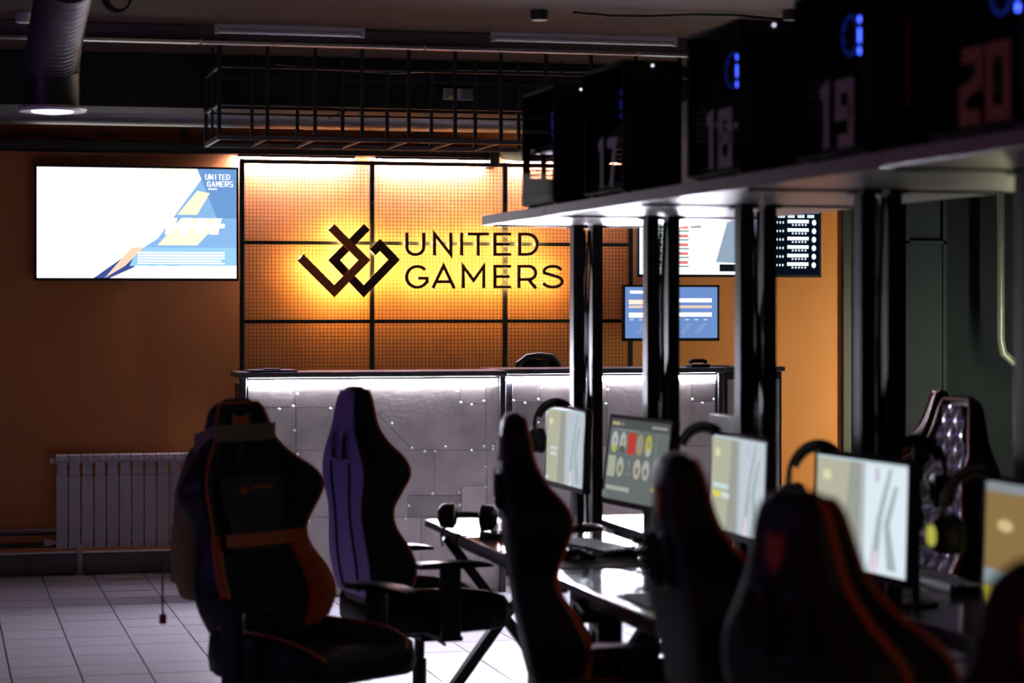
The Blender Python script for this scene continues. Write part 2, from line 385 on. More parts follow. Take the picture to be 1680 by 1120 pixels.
# left TV: the figure in the picture is left out
items = [
 ([(.30,0),(.62,1),(.84,1),(.52,.45),(.46,.0)], (1.,.90,.66), 1.5),
 ([(.60,.36),(.86,1),(1,1),(1,.12),(.50,.12),(.46,.20)], (.30,.56,.95), .95),
 ([(.80,1),(1,1),(1,.55),(.90,.55)], (.22,.45,.90), .8),
 ([(.70,.58),(.80,.58),(.865,.78),(.80,.80)], (1.,.83,.62), 1.2),
 ([(.60,.30),(.80,.30),(.93,.55),(.72,.55)], (1.,.80,.62), 1.25),
 ([(.50,.28),(.60,.28),(.52,.13),(.36,.0),(.28,.0)], (.10,.16,.62), .55),
 ([(.50,.28),(1,.28),(1,.11),(.46,.11)], (.36,.70,1.), 1.0),
 ([(.335,.0),(.44,.115),(.53,.28),(.47,.28)], (1.,.62,.45), 1.2),
 ([(.43,0),(.52,.115),(.55,.115),(.46,0)], Wh, 1.8), ([(.44,0),(.49,.115),(.535,.115),(.485,0)], Wh, 1.8), ([(.545,0),(.60,.115),(.645,.115),(.595,0)], Wh, 1.8),
 ([(.655,0),(.71,.115),(1,.115),(1,0)], Wh, 1.8)]
for i, p in enumerate([R_(.50,.94,.225,.24), R_(.50,.94,.20,.215), R_(.50,.94,.175,.19), R_(.50,.92,.15,.165), R_(.50,.94,.13,.14)]): items.append((p, Wh, 1.6))
for i in range(5): x = .56+.075*i; items.append((([(x,.40),(x+.02,.55),(x+.065,.55),(x+.045,.40)]), Wh, 1.7))
items.append((R_(.56,.94,.46,.50), Wh, 1.7))
items += [(q, Wh, 1.8) for q in word('UNITED', .843, .905, .014, .045, .0075, .005)]
items += [(q, Wh, 1.8) for q in word('GAMERS', .852, .84, .014, .045, .0085, .005)]
items.append((R_(.855,.90,.81,.822), Wh, 1.8))
tv = flat_tv('television', 'large wall television with white and blue picture left of the sign', 'television', (57,270), (391,461), 14.46, (1.,.98,1.), items, 1.9)
MB().box(.25,.27,0,.004,0,.006)
# right TV
items = [(R_(0,.30,0,1), (.80,1.,.90), 1.4), (R_(.30,.78,0,1), (.85,.92,1.), 1.6), ([(.42,.12),(.50,.62),(.66,.62),(.70,.10)], (.42,.55,.72), .75), ([(.28,.45),(.34,.45),(.34,.9),(.28,.9)], (.55,.6,.6), .7),
         (R_(.44,.62,.03,.10), (.04,.05,.06), .2), (R_(.56,.61,.035,.09), Wh, 1.4), (R_(.74,1,0,.60), (.008,.015,.04), .3), (R_(.74,1,.60,1), (.25,.38,.62), .5), ([(.86,.6),(.88,1),(.94,1),(.91,.6)], (.5,.62,.8), .9)]
for k in range(6):
    y = .08+k*.085
    items += [(R_(.02,.27,y-.006,y+.004), (.15,.3,.22), .5), (R_(.20,.265,y+.022,y+.05), (1.,.25,.25), .9)]
    for q in range(6): items.append((R_(.03+.026*q,.044+.026*q,y+.02,y+.055), (.12,.2,.16), .5))
for k in range(6):
    y = .06+k*.083
    items += [(R_(.815,.935,y+.028,y+.062), (.75,.9,1.), 1.5), (Q_(.965,y+.035,.013,.03,8), (.8,.9,1.), 1.3)]
    for q in range(3): items.append((Q_(.757+q*.017,y+.035,.005,.014,6), (.8,.92,1.), 1.2))
    for q in range(5): items.append((R_(.84+q*.018,.85+q*.018,y+.002,y+.02), (.8,.92,1.), 1.0))
for q in range(4): items.append((R_(.76+q*.055,.80+q*.055,.555,.585), (.8,.92,1.), 1.0))
flat_tv('television', 'large wall television showing match tables right of the mesh frame', 'television', (1046,276), (1347,455), 14.46, (.9,.96,1.), items, 1.5)
items = [(R_(.05,.34,.87,.93), Wh, 1.2), (R_(.04,.40,.66,.75), (1.,.75,.6), 1.2), (R_(.40,.94,.70,.78), (.92,.95,1.), 1.5), (R_(.04,.94,.585,.64), (.95,.72,.60), .9), (R_(.04,.52,.40,.50), (1.,.9,.85), 1.3), (R_(.52,.94,.42,.50), Wh, 1.5)]
for q in range(9): items.append((R_(.05+q*.1,.09+q*.1,.35,.37), (.75,.85,1.), 1.0))
for q in range(5): items.append(([(.1+q*.16,.1),(.2+q*.16,.3),(.25+q*.16,.28),(.16+q*.16,.08)], (.28,.45,.82), .75))
flat_tv('monitor', 'small blue screen hung under the right television', 'monitor', (1022,467), (1180,559), 14.34, (.20,.36,.80), items, .8, .045, .014)

# ------------------------------------------------------------------ reception counter
YC1, YC2 = 12.97, 13.30
X0 = onY(393, 600, YC1).x; X1 = onY(826, 600, YC1).x; X2 = onY(1183, 600, YC2).x; X3 = onY(1283, 600, YC2).x
ZT = 1.272
COOL = (.86, .84, 1.)
def plates(parent, Y, polys, mats):
    for poly, m in zip(polys, mats):
        pts = [onY(x, y, Y) for x, y in poly]; cx = sum(p.x for p in pts)/len(pts); cz = sum(p.z for p in pts)/len(pts)
        P = []
        for i, p in enumerate(pts):    # shrink by 1.2 mm along the edge normals
            a = pts[i-1]; b = pts[(i+1) % len(pts)]
            d1 = Vector((p.x-a.x, p.z-a.z)).normalized(); d2 = Vector((b.x-p.x, b.z-p.z)).normalized()
            n1 = Vector((-d1.y, d1.x)); n2 = Vector((-d2.y, d2.x)); nn = (n1+n2).normalized(); k = -.0013/max(nn.dot(n1), .4)
            area = sum(pts[j].x*pts[(j+1) % len(pts)].z-pts[(j+1) % len(pts)].x*pts[j].z for j in range(len(pts)))
            if area > 0: k = -k
            q = (p.x+nn.x*k, p.z+nn.y*k); P.append((q[0], max(q[1], .004)))
        dz = random.uniform(-.0012, .0012)
        MB().prism(P, lambda v: (v[0], Y-.007+dz, v[1]), lambda v: (v[0], Y+.002, v[1])).build('plate', m, parent, 0, world=True)
rm = None
def rivets(parent, Y, pts):
    global rm
    if rm is None: rm = MB().lathe([(.0092,0),(.0092,.002),(.0075,.006),(.0035,.009),(0,.0095)], (0,0,0), (0,-1,0), 10).mesh('rivet', STEEL)
    inv = MATW[parent.name].inverted()
    for x, y in pts:
        o = bpy.data.objects.new('rivet', rm); C.objects.link(o); o.parent = parent; p = onY(x, y, Y-.008); o.location = inv @ p
def led_bar(x0, x1, Y, label):
    t = thing('led_strip_lamp', label, 'lamp', (x0, Y, 1.2), 0, 'led strips under the counter top')
    MB().box(x0, x1, Y-.014, Y-.0085, 1.226, 1.238).build('housing', ALU, t, world=True)
    MB().box(x0+.005, x1-.005, Y-.0105, Y-.0088, 1.202, 1.2255).build('diffuser', emit(COOL, L_COUNTER), t, 0, world=True)
    for x in (x0, x1-.005): MB().box(x, x+.005, Y-.014, Y-.0085, 1.201, 1.238).build('end_cap', ALU, t, world=True)
c1 = thing('reception_counter', 'left reception counter section clad in riveted concrete grey plates', 'counter', ((X0+X1)/2, YC1+.2, 0))
MB().box(X0+.03, X1-.02, YC1, YC1+.05, .05, 1.238).box(X0+.03, X0+.07, YC1+.05, YC1+.45, 0, 1.2).box(X1-.07, X1-.03, YC1+.05, YC1+.45, 0, 1.2).build('body', BLACKM, c1, world=True)
MB().box(X0-.01, X1+.01, YC1-.06, YC1+.34, 1.242, ZT).build('counter_top', mat('counter_top_dark', (.05,.048,.05), .35), c1, world=True, bev=.003)
MB().box(X0+.03, X1-.02, YC1+.05, YC1+.65, .74, .77).build('inner_worktop', DESKE, c1, world=True)
for x in (X0, X1-.028): MB().box(x, x+.034, YC1-.034, YC1+.02, 0, 1.241).build('corner_post', BLACKM, c1, world=True, bev=.003)
plates(c1, YC1, [[(407,618),(484,618),(484,668),(407,668)],[(484,618),(608,618),(608,668),(484,668)],[(608,618),(754,618),(754,662),(797,662),(797,738),(677,738),(608,668)],
 [(754,618),(797,618),(797,662),(754,662)],[(797,618),(819,618),(819,738),(797,738)],[(407,668),(485,668),(485,818),(407,818)],[(485,668),(608,668),(677,738),(485,738)],
 [(485,738),(712,738),(712,812),(669,812),(669,848),(485,848)],[(712,738),(798,738),(798,796),(757,796),(757,812),(712,812)],[(669,812),(757,812),(757,848),(669,848)],
 [(757,796),(798,796),(798,848),(757,848)],[(798,738),(819,738),(819,848),(798,848)],[(407,818),(485,818),(485,848),(407,848)],
 [(407,848),(540,848),(540,976),(407,978)],[(540,848),(690,848),(690,974),(540,976)],[(690,848),(785,848),(785,972),(690,974)],[(785,848),(819,848),(819,971),(785,972)]],
 [CONC,CONC,CONC,CONC,CONC,CONC,CONC,CONC,CONC,CONCD,CONCL,CONC,CONC,CONC,CONCL,CONC,CONC])
rivets(c1, YC1, [(458,671),(481,666),(488,646),(483,706),(488,745),(542,670),(605,645),(608,668),(643,694),(676,735),(697,740),(714,740),(731,733),(774,739),(794,732),(809,732),(809,737.5),(751,642),(756,660),(774,664),(794,658),(797,765),(777,793),(797,798),(811,818),(710,809),(753,807),(754,828),(671,830),(666,851),(510,835),(507,856),(575,851),(740,851),(785,905),(690,900)])
led_bar(X0+.04, X1-.034, YC1, 'long white led strip under the left counter top')
c2 = thing('reception_counter', 'right reception counter section set back behind the computer desks', 'counter', ((X1+X2)/2, YC2+.2, 0))
MB().box(X1+.03, X2-.02, YC2, YC2+.05, .05, 1.238).box(X2-.07, X2-.03, YC2+.05, YC2+.45, 0, 1.2).build('body', BLACKM, c2, world=True)
MB().box(X1+.011, X2+.01, YC2-.06, YC2+.34, 1.242, ZT).build('counter_top', MATS['counter_top_dark'], c2, world=True, bev=.003)
for x in (X1+.02, X2-.028): MB().box(x, x+.034, YC2-.034, YC2+.02, 0, 1.241).build('corner_post', BLACKM, c2, world=True, bev=.003)
plates(c2, YC2, [[(840,616),(886,616),(886,659),(840,659)],[(886,616),(995,616),(995,659),(886,659)],[(840,659),(995,659),(995,731),(840,731)],[(995,616),(1134,616),(1134,731),(995,731)],
 [(1134,616),(1173,616),(1173,658),(1134,658)],[(1134,658),(1173,658),(1173,731),(1134,731)],[(840,731),(940,731),(940,955),(840,957)],[(940,731),(1060,731),(1060,953),(940,955)],[(1060,731),(1173,731),(1173,951),(1060,953)]],
 [CONC,CONC,CONCD,CONC,CONCD,CONC,CONC,CONCL,CONC])
rivets(c2, YC2, [(842,657),(861,661),(883,655),(888,637),(997,639),(994,662),(883,693),(1136,655),(1152,661),(1171,655),(1171,690),(1100,735),(1010,728),(868,735)])
led_bar(X1+.06, X2-.034, YC2, 'white led strip under the right counter top behind the desk posts')
c3 = thing('counter_end_panel', 'dark unlit end cabinet at the right end of the reception counter', 'cabinet', ((X2+X3)/2, YC2+.2, 0))
MB().box(X2+.02, X3, YC2+.0, YC2+.35, .0, 1.245).build('body', BLACKM, c3, world=True, bev=.004)
MB().box(X2+.04, X3-.02, YC2-.006, YC2+.001, .05, 1.20).build('front_panel', CONCD, c3, world=True, bev=.002)
MB().box(X2+.012, X3+.01, YC2-.03, YC2+.38, 1.247, 1.275).build('top', MATS['counter_top_dark'], c3, world=True, bev=.003)
# things lying on the counter
a = onY(410, 607, YC1); b = onY(487, 607, YC1)
o = MB().box(a.x, b.x, YC1-.03, YC1+.16, ZT+.001, ZT+.012).box(a.x+.08, b.x-.09, YC1+.0, YC1+.1, ZT+.012, ZT+.02).build('document_folder', PLASTG, bev=.003)
tag(o, 'flat dark folder lying on the left end of the counter', 'folder')
p = onY(1150, 600, YC2)
t = thing('desk_phone', 'small dark handset with cord lying on the right counter', 'phone', (p.x, YC2+.05, ZT))
MB().box(-.06,.06,-.05,.06,.001,.02).build('base', PLASTG, t, bev=.004)
MB().tube([(-.055,0,.03),(-.03,.01,.04),(.03,.01,.04),(.055,0,.03)], .012).build('handset', PLAST, t)
MB().tube([(.06,.02,.01),(.10,.0,.008),(.16,.03,.007),(.2,.0,.007)], .004, 6).build('cord', RUBBER, t)
p = onY(885, 600, 13.95)
t = thing('office_chair', 'black mesh office chair behind the counter with only its top showing', 'chair', (p.x, 13.95, 0))
pts = [(-.13,0,1.0),(-.15,0,1.2),(-.135,0,1.285),(-.08,0,1.325),(0,0,1.335),(.08,0,1.325),(.12,0,1.285),(.14,0,1.2),(.13,0,1.0)]
MB().tube(pts, .022, 8).build('headrest_frame', PLASTG, t)
MB().rings([[(x*1.0, .02-.03*(1-(x/.14)**2)+d, z) for x in (-.13,-.08,0,.08,.13)]+[(x, .03-.03*(1-(x/.14)**2)+d, z) for x in (.13,.08,0,-.08,-.13)] for z, d in ((1.0,0),(1.15,.01),(1.25,.0),(1.31,-.01))]).build('headrest', LEATH, t)
MB().box(-.22,.22,-.02,.04,.5,1.0).build('backrest', LEATH, t, bev=.02)
MB().box(-.24,.24,-.42,.0,.44,.52).build('seat', LEATH, t, bev=.02)
MB().lathe([(.03,.06),(.03,.44)],(0,-.2,0)).build('gas_lift', BLACKM, t)
m = MB()
for k in range(5): a = 2*PI*k/5; m.bar((0,-.2,.07),(.28*math.cos(a),-.2+.28*math.sin(a),.05),.04,.03); m.sphere((.28*math.cos(a),-.2+.28*math.sin(a),.028),.028)
m.build('star_base', BLACKM, t)
# security camera by the top of the frame
p = onY(812, 258, 14.4)
t = thing('security_camera', 'white security camera on a black bracket above the sign', 'camera', (p.x, 14.4, p.z))
MB().box(-.03,.03,.0,.15,-.06,.07).build('bracket', BLACKM, t, bev=.003)
MB().lathe([(.03,.0),(.042,.01),(.042,.13),(.036,.15),(0,.151)], (.03,-.04,.03), (.9,-.1,-.12)).build('body', CAMW, t)
MB().lathe([(.0,0),(.03,.0),(.03,.012),(0,.013)], (.165,-.055,.012), (.9,-.1,-.12)).build('lens', PLAST, t)

# ------------------------------------------------------------------ radiator on the left wall
p0 = onY(91, 742, 14.40); p1 = onY(338, 742, 14.40)
rad = thing('radiator', 'white sectional radiator standing under the left television', 'radiator', ((p0.x+p1.x)/2, 14.42, 0))
ns = 12; sw = (p1.x-p0.x)/ns; zt, zb = .735, .165
def sect(m, x):
    m.box(x+.004, x+sw-.004, 14.375, 14.385, zb, zt-.13)
    m.box(x+.012, x+sw-.012, 14.385, 14.45, zb, zt-.02)
    m.box(x+.007, x+sw-.007, 14.378, 14.387, zt-.125, zt-.085); m.box(x+.009, x+sw-.009, 14.382, 14.39, zt-.075, zt-.052)
    m.rings([[(x+.003, y, z), (x+sw-.003, y, z), (x+sw-.003, y+.012, z-.012), (x+.003, y+.012, z-.012)] for y, z in ((14.375, zt-.035), (14.385, zt-.008), (14.41, zt), (14.44, zt))])
    m.box(x+sw/2-.004, x+sw/2+.004, 14.374, 14.40, zt-.13, zt-.01)
    return m
for k in range(ns): sect(MB(), p0.x+k*sw).build('radiator_section', WHITEP, rad, 20, world=True)
MB().bar((p0.x-.03,14.42,zt-.04),(p1.x+.03,14.42,zt-.04),.026).build('upper_header', WHITEP, rad, world=True)
MB().lathe([(.012,0),(.02,.01),(.02,.03),(0,.035)], (p0.x+.0,14.42,zt-.04), (-1,0,0)).build('end_plug', WHITEP, rad, world=True)
MB().lathe([(.012,0),(.012,.03),(.022,.035),(.022,.075),(.015,.08),(0,.081)], (p0.x+.01,14.42,zb+.035), (-1,0,0)).build('valve', CAMW, rad, world=True)
for k in (2, 10):
    x = p0.x+k*sw-.02; MB().box(x, x+.03, 14.405, 14.435, 0, zb+.02).box(x-.02, x+.05, 14.39, 14.44, 0, .006).build('foot', WHITEP, rad, world=True)
for z, r, lb in ((.255,.02,'upper dark heating pipe running to the radiator'),(.175,.016,'lower dark heating pipe running to the radiator')):
    tag(MB().tube([(XL+.02,14.5,z),(p0.x-.3,14.5,z),(p1.x+.3,14.5,z)], r, 10).build('heating_pipe', mat('pipe_dark',(.06,.04,.035),.5)), lb, 'pipe', 'heating pipes along the left wall')

# ------------------------------------------------------------------ overhead: duct, pipe, tray, hanging rack
du = thing('ventilation_duct', 'black rectangular ventilation duct under the ceiling above the counter', 'duct', (3, 13.5, 2.77))
x = XL+.01
while x < XR-.1:
    x2 = min(x+1.5, XR-.01); MB().box(x, x2-.006, 13.26, 13.72, 2.772, 3.079).build('duct_segment', BLKDUCT, du, world=True, bev=.004)
    MB().box(x2-.02, x2, 13.25, 13.73, 2.762, 3.079).build('flange', BLKDUCT, du, world=True); x = x2
p = onY(727, 145, 13.25); q = onY(782, 165, 13.25)
st = thing('product_label', 'white printed label plate on the black duct', 'label plate', ((p.x+q.x)/2, 13.25, q.z))
MB().box(p.x, q.x, 13.243, 13.259, q.z, p.z).build('plate', STICK, st, world=True)
m = MB()
for k in range(5):
    z = q.z+.012+k*.011; m.box(p.x+.11, q.x-.015, 13.2415, 13.2432, z, z+.005)
    m.box(p.x+.012, p.x+.07, 13.2415, 13.2432, z, z+.004)
m.build('printed_lines', PLASTG, st, 0, world=True)['kind'] = 'stuff'
MB().box(p.x+.03,p.x+.06,13.2405,13.2432,q.z+.01,q.z+.025).build('yellow_mark', YEL, st, 0, world=True)
pp = thing('round_duct', 'round galvanised duct running along the wall under the black duct', 'duct', (3, 13.9, 2.71))
x = XL+.01
while x < XR-.1:
    x2 = min(x+2.2, XR-.01); MB().lathe([(.11,0),(.11,x2-x-.01)], (x,13.9,2.822), (1,0,0), 28).build('duct_segment', PIPEM, pp, world=True); MB().lathe([(.114,-.03),(.114,.03)], (x2-.01,13.9,2.822),(1,0,0),28).build('joint_band', PIPEM, pp, world=True); x = x2
for x in (1.2, 3.6, 5.6): MB().box(x-.015,x+.015,13.89,13.91,2.93,3.079).build('hanger', BLACKM, pp, world=True)
# cable tray
tz = onY(200, 250, 14.48).z; tr = thing('cable_tray', 'black perforated cable tray along the wall above the television', 'cable tray', (1.5, 14.46, tz))
xe = onY(806, 240, 14.44).x
MB().box(XL+.01, xe, 14.42, 14.545, tz, tz+.006).box(XL+.01, xe, 14.42, 14.426, tz, tz+.062).box(XL+.01, xe, 14.539, 14.545, tz, tz+.062).build('channel', BLACKM, tr, world=True)
m = MB(); x = XL+.1
while x < xe-.05: m.box(x, x+.022, 14.4185, 14.4205, tz+.024, tz+.034); x += .062
o = m.build('perforation', mat('tray_slot', (.10,.06,.04), .8), tr, 0, world=True); o['kind'] = 'stuff'
for x in (-.6, onY(303,230,14.44).x, 3.0): MB().box(x-.014,x+.014,14.47,14.5,tz+.006,ZC-.001).build('hanger', BLACKM, tr, world=True)
tag(MB().tube([(XL+.1,14.48,tz+.07),(.2,14.48,tz+.068),(.6,14.48,tz+.10),(.95,14.48,tz+.07),(1.0,14.48,tz+.115),(1.08,14.48,tz+.11),(1.12,14.48,tz+.07),(xe,14.48,tz+.012)], .006, 6).build('cable', RUBBER), 'loose black cable lying on the cable tray', 'cable')
# hanging rack
YN, YFR, ZR, XA, ST = 12.545, 13.18, 2.545, 1.495, .2615
rk = thing('hanging_rack', 'suspended steel lattice rack hanging from the ceiling above the counter', 'rack', (XA+1.5, 12.86, ZR))
NCELL = 12; XE = XA+NCELL*ST
for z, hh in ((ZR, .024), (2.73, .012), (2.935, .012)):
    for y in (YN, YFR): MB().box(XA-.01, XE+.01, y-.01, y+.01, z, z+hh).build('rail', RACKM if z == ZR else BLACKM, rk, world=True)
    for x in (XA, XE): MB().box(x-.01, x+.01, YN, YFR, z, z+hh).build('end_rail', RACKM, rk, world=True)
for k in range(1, NCELL): MB().box(XA+k*ST-.006, XA+k*ST+.006, YN, YFR, ZR+.004, ZR+.016).build('slat', RACKM, rk, world=True)
for k in range(NCELL+1):
    for y in (YN, YFR): MB().box(XA+k*ST-.0095, XA+k*ST+.0095, y-.0095, y+.0095, ZR+.024, ZC-.001).build('rod', BLACKM, rk, world=True)
MB().box(XA-.006,XA+.006,12.86,12.88,ZR+.02,ZC-.001).build('rod', BLACKM, rk, world=True)
# flexible duct with round diffuser
fd = thing('flexible_duct', 'ribbed flexible duct hanging from the ceiling at the left', 'duct', (.57, 11.1, 2.57))
path = []
for i in range(41):
    t = i/40; path.append(Vector((.538+.04*t*t, 11.1-.62*t**1.6, 2.74+.36*t-.0*t)))
R = []; prev = None; mm = MB(); fine = []
N = 160
for i in range(N+1):
    f = i/N*40; k = min(int(f), 39); fine.append(path[k].lerp(path[k+1], f-k))
mm.tube(fine, .12, 28, rad=[.121+.0065*abs(math.sin(i*PI/8)) for i in range(N+1)]); mm.build('ribbed_hose', FLEX, fd, 60, world=True)
MB().lathe([(.124,0),(.124,.17),(.127,.175),(.127,.2)], (.538,11.1,2.575), n=32).build('collar', mat('collar_dark',(.05,.048,.05),.4,metal=.3), fd, world=True)
MB().lathe([(.10,.0),(.155,-.004),(.162,.008),(.155,.02),(.12,.022)], (.538,11.1,2.562), n=36).build('flange', CAMW, fd, world=True)
MB().lathe([(0,-.012),(.05,-.014),(.095,-.008),(.102,.002),(0,.004)], (.538,11.1,2.562), n=32).build('glow_disc', emit((.82,.78,1.), 1.6), fd, world=True)  # glow added to give the flange its lit look
# ceiling bits
m = MB(); c = Vector((.80, 10.55, 3.03))
for rr, dx in ((.058,0),(.052,.008),(.062,-.006)): m.tube([c+Vector((rr*math.cos(a)+dx, .01*math.sin(3*a), rr*math.sin(a))) for a in [2*PI*k/24 for k in range(24)]], .006, 6, True)
m.tube([c+Vector((0,0,.055)), c+Vector((0,0,.08))], .004, 6)
tag(m.build('cable_coil', RUBBER), 'coiled black cable hanging from the ceiling beside the ribbed duct', 'cable')
def ceil_tube(a, b, label):
    L = onY(*a, 11.8); Rr = onY(*b, 11.8)
    t = thing('tube_lamp', label, 'lamp', (L.x, 11.8, ZC-.05), 0, 'unlit ceiling tube lamps')
    MB().box(L.x, Rr.x, 11.785, 11.815, ZC-.022, ZC-.0005).build('housing', CAMW, t, world=True)
    MB().lathe([(.011,0),(.013,.004),(.013,Rr.x-L.x-.004),(.011,Rr.x-L.x)], (L.x, 11.8, ZC-.036), (1,0,0), 12).build('tube', CAMW, t, world=True)
    for x in (L.x, Rr.x-.02): MB().box(x, x+.02, 11.785, 11.815, ZC-.05, ZC-.022).build('socket', CAMW, t, world=True)
ceil_tube((352,50), (598,57), 'unlit white tube lamp on the ceiling left of centre')
ceil_tube((805,60), (1110,67), 'unlit white tube lamp on the ceiling right of centre')
for px, y, nm, lb, cat in ((885, 10.9, 'downlight', 'small round ceiling downlight at the top centre', 'lamp'), (1298, 10.6, 'downlight', 'small round ceiling downlight above the computer shelf', 'lamp'), (40, 11.6, 'smoke_detector', 'small round smoke detector left of the ribbed duct', 'smoke detector')):
    x = onY(px, 0, y).x; t = thing(nm, lb, cat, (x, y, ZC-.04))
    MB().lathe([(.042,-.005),(.044,.0),(.044,.0395)], n=20).build('body', PLASTG if nm == 'downlight' else CAMW, t)
    MB().lathe([(.0,-.008),(.035,-.008),(.037,-.004),(0,-.003)], n=20).build('lens', CAMW, t)
pts = [Vector((onY(px, 0, 10.75).x, 10.75, ZC-.022-.012*math.sin(i*1.3))) for i, px in enumerate((940,1000,1070,1140,1210,1280,1360,1450))]
tag(MB().tube(pts, .007, 6).build('cable', RUBBER), 'black cable clipped along the ceiling at the upper right', 'cable')
pts = [Vector((1.9+.35*i, 13.235, 3.03-.018*math.sin(i*.9)-.01*(i%3))) for i in range(10)]
tag(MB().tube(pts, .004, 6).build('cable', mat('grey_cable',(.2,.17,.15),.6)), 'thin pale cable sagging along the top of the black duct', 'cable')
p = onY(1641, 310, 14.2)
tag(MB().tube([(p.x,14.2,ZC-.001),(p.x,14.2,1.42),(p.x+.02,14.2,1.33),(p.x+.09,14.2,1.27),(p.x+.5,14.2,1.26)], .03, 14).build('drain_pipe', mat('pipe_grey',(.05,.055,.06),.35)), 'grey pipe dropping down the dark wall and bending right', 'pipe')

# added lamps outside the picture, put in for the light they give
def lamp_tube(name, label, a, b, r, col, s, group=None, wall=(0,0,.02)):
    a = Vector(a); b = Vector(b); t = thing(name, label, 'lamp', a, 0, group); d = b-a; wl = Vector(wall)
    MB().bar(a+wl, b+wl, .06, .03).build('housing', CAMW, t, world=True)
    MB().tube([a, b], r, 12).build('tube', emit(col, s), t, 0, world=True)
    for q in (a, b): MB().bar(q-d.normalized()*.012, q+d.normalized()*.012, r*2.4).build('end_cap', CAMW, t, world=True)
lamp_tube('added_wall_tube', 'added purple neon tube on the left wall beyond the frame', (XL+.06, 7.4, 2.0), (XL+.06, 9.8, 2.0), .02, (.42,.25,1.), L_PURPLE, 'added neon tubes on the left wall', (-.045,0,0))  # added to throw purple light on chairs, posts and shelf
lamp_tube('added_wall_tube', 'added magenta neon tube on the left wall beyond the frame', (XL+.06, 2.6, 2.0), (XL+.06, 4.4, 2.0), .02, (1.,.06,.25), L_MAGENTA, 'added neon tubes on the left wall', (-.045,0,0))  # added for the magenta light on the near shelf and posts
t = thing('added_floor_lamp', 'added upright warm white tube floor lamp standing right of the counter beyond the frame', 'lamp', (6.95, 13.3, 0))  # added to brighten the right part of the orange wall
MB().lathe([(.15,0),(.15,.015),(.03,.025),(0,.025)]).build('base', BLACKM, t); MB().lathe([(.012,.02),(.012,.35)]).build('pole', BLACKM, t)
MB().lathe([(.03,.35),(.03,1.65)]).build('tube', emit((1.,.98,.56), L_RIGHT), t, 0); MB().lathe([(.034,1.65),(.034,1.68),(0,1.68)]).build('cap', BLACKM, t)
lamp_tube('added_ceiling_tube', 'added dim warm ceiling tube above the viewer beyond the frame', (1.2, .4, ZC-.05), (2.6, .4, ZC-.05), .02, (1.,.72,.5), L_DIM, None, (0,0,.03))  # added to bring out the orange trim of the near chairs

# ------------------------------------------------------------------ computer desks, posts, shelf
def desk(x0, x1, y0, y1, label, group):
    t = thing('computer_desk', label, 'desk', ((x0+x1)/2, (y0+y1)/2, 0), 0, group)
    MB().box(x0, x1, y0, y1, .722, .75).build('desk_top', DESKT, t, world=True, bev=.004)
    MB().box(x0-.003, x0+.001, y0, y1, .722, .747).box(x1-.001, x1+.003, y0, y1, .722, .747).box(x0,x1,y1-.001,y1+.003,.722,.747).build('edge_band', DESKE, t, world=True)
    for x in (x0+.05, x1-.08): MB().box(x, x+.03, y0+.06, y1-.06, .675, .7215).build('rail', BLACKM, t, world=True)
    for y in (y0+.22, y1-.2):
        a0, a1 = x0+.04, x1-.04
        MB().bar((a0,y,.695),(a1,y,.025),.04,.055,(0,1,0)).build('leg', BLACKM, t, world=True)
        MB().bar((a1,y+.002,.695),(a0,y+.002,.025),.04,.055,(0,1,0)).build('leg', BLACKM, t, world=True)
        MB().box(a0,a1,y-.022,y+.022,.676,.7215).build('top_bar', BLACKM, t, world=True)
        for x in (a0+.01, a1-.01): MB().lathe([(.028,0),(.028,.012),(.02,.02),(.02,.04)], (x,y,0)).build('foot', PLAST, t, world=True)
    return t
DX0, DX1, EX0, EX1 = 2.0, 2.578, 2.722, 3.30
DYS = [(7.50, 9.52), (5.44, 7.47), (3.38, 5.41)]
for (y0, y1), n in zip(DYS, ('farthest, beside the purple lit chair', 'middle, behind the black chairs', 'nearest, at the right edge')):
    desk(DX0, DX1, y0, y1, 'glossy computer desk with crossed steel legs, '+n, 'computer desks of the left row')
for (y0, y1), n in zip([(7.15, 9.52), (4.9, 7.12)], ('reaching the far end before the quilted chair', 'nearer one at the right with a keyboard')):
    desk(EX0, EX1, y0, y1, 'computer desk behind the posts, '+n, 'computer desks of the right row')
PY = [9.34, 8.31, 7.28, 6.25, 5.22, 4.19]
names = ['farthest', 'second', 'third', 'fourth', 'fifth', 'nearest']
ZS0, ZS1 = 1.982, 2.022
for i, y in enumerate(PY):
    for x, sd in ((2.609, 'left'), (2.691, 'right')):
        t = thing('shelf_post', 'black steel post carrying the computer shelf, %s pair, %s one' % (names[i], sd), 'post', (x, y, 0), 0, 'posts under the computer shelf')
        MB().box(-.023,.023,-.03,.03,.01,ZS0-.004).build('column', BLACKM, t, bev=.003)
        MB().box(-.03,.03,-.05,.05,0,.01).build('foot_plate', BLACKM, t); MB().box(-.03,.03,-.06,.06,ZS0-.012,ZS0-.0005).build('head_plate', BLACKM, t)
    t = thing('cable_bundle', 'bundle of cables running down between the %s pair of posts' % names[i], 'cables', (2.65, y, .8), 0, 'cable bundles between the posts')
    for k in range(4):
        ph = random.random()*6; pts = [(.0+.008*math.sin(ph+q*1.1)+(k-1.5)*.006, .02*math.cos(ph+q*.8), -.1+q*.14) for q in range(10)]
        MB().tube(pts, .0045, 6).build('cable', RUBBER if k else MATS['grey_cable'], t)
SY = [(9.44, 8.402), (8.398, 5.232), (5.228, 2.6)]
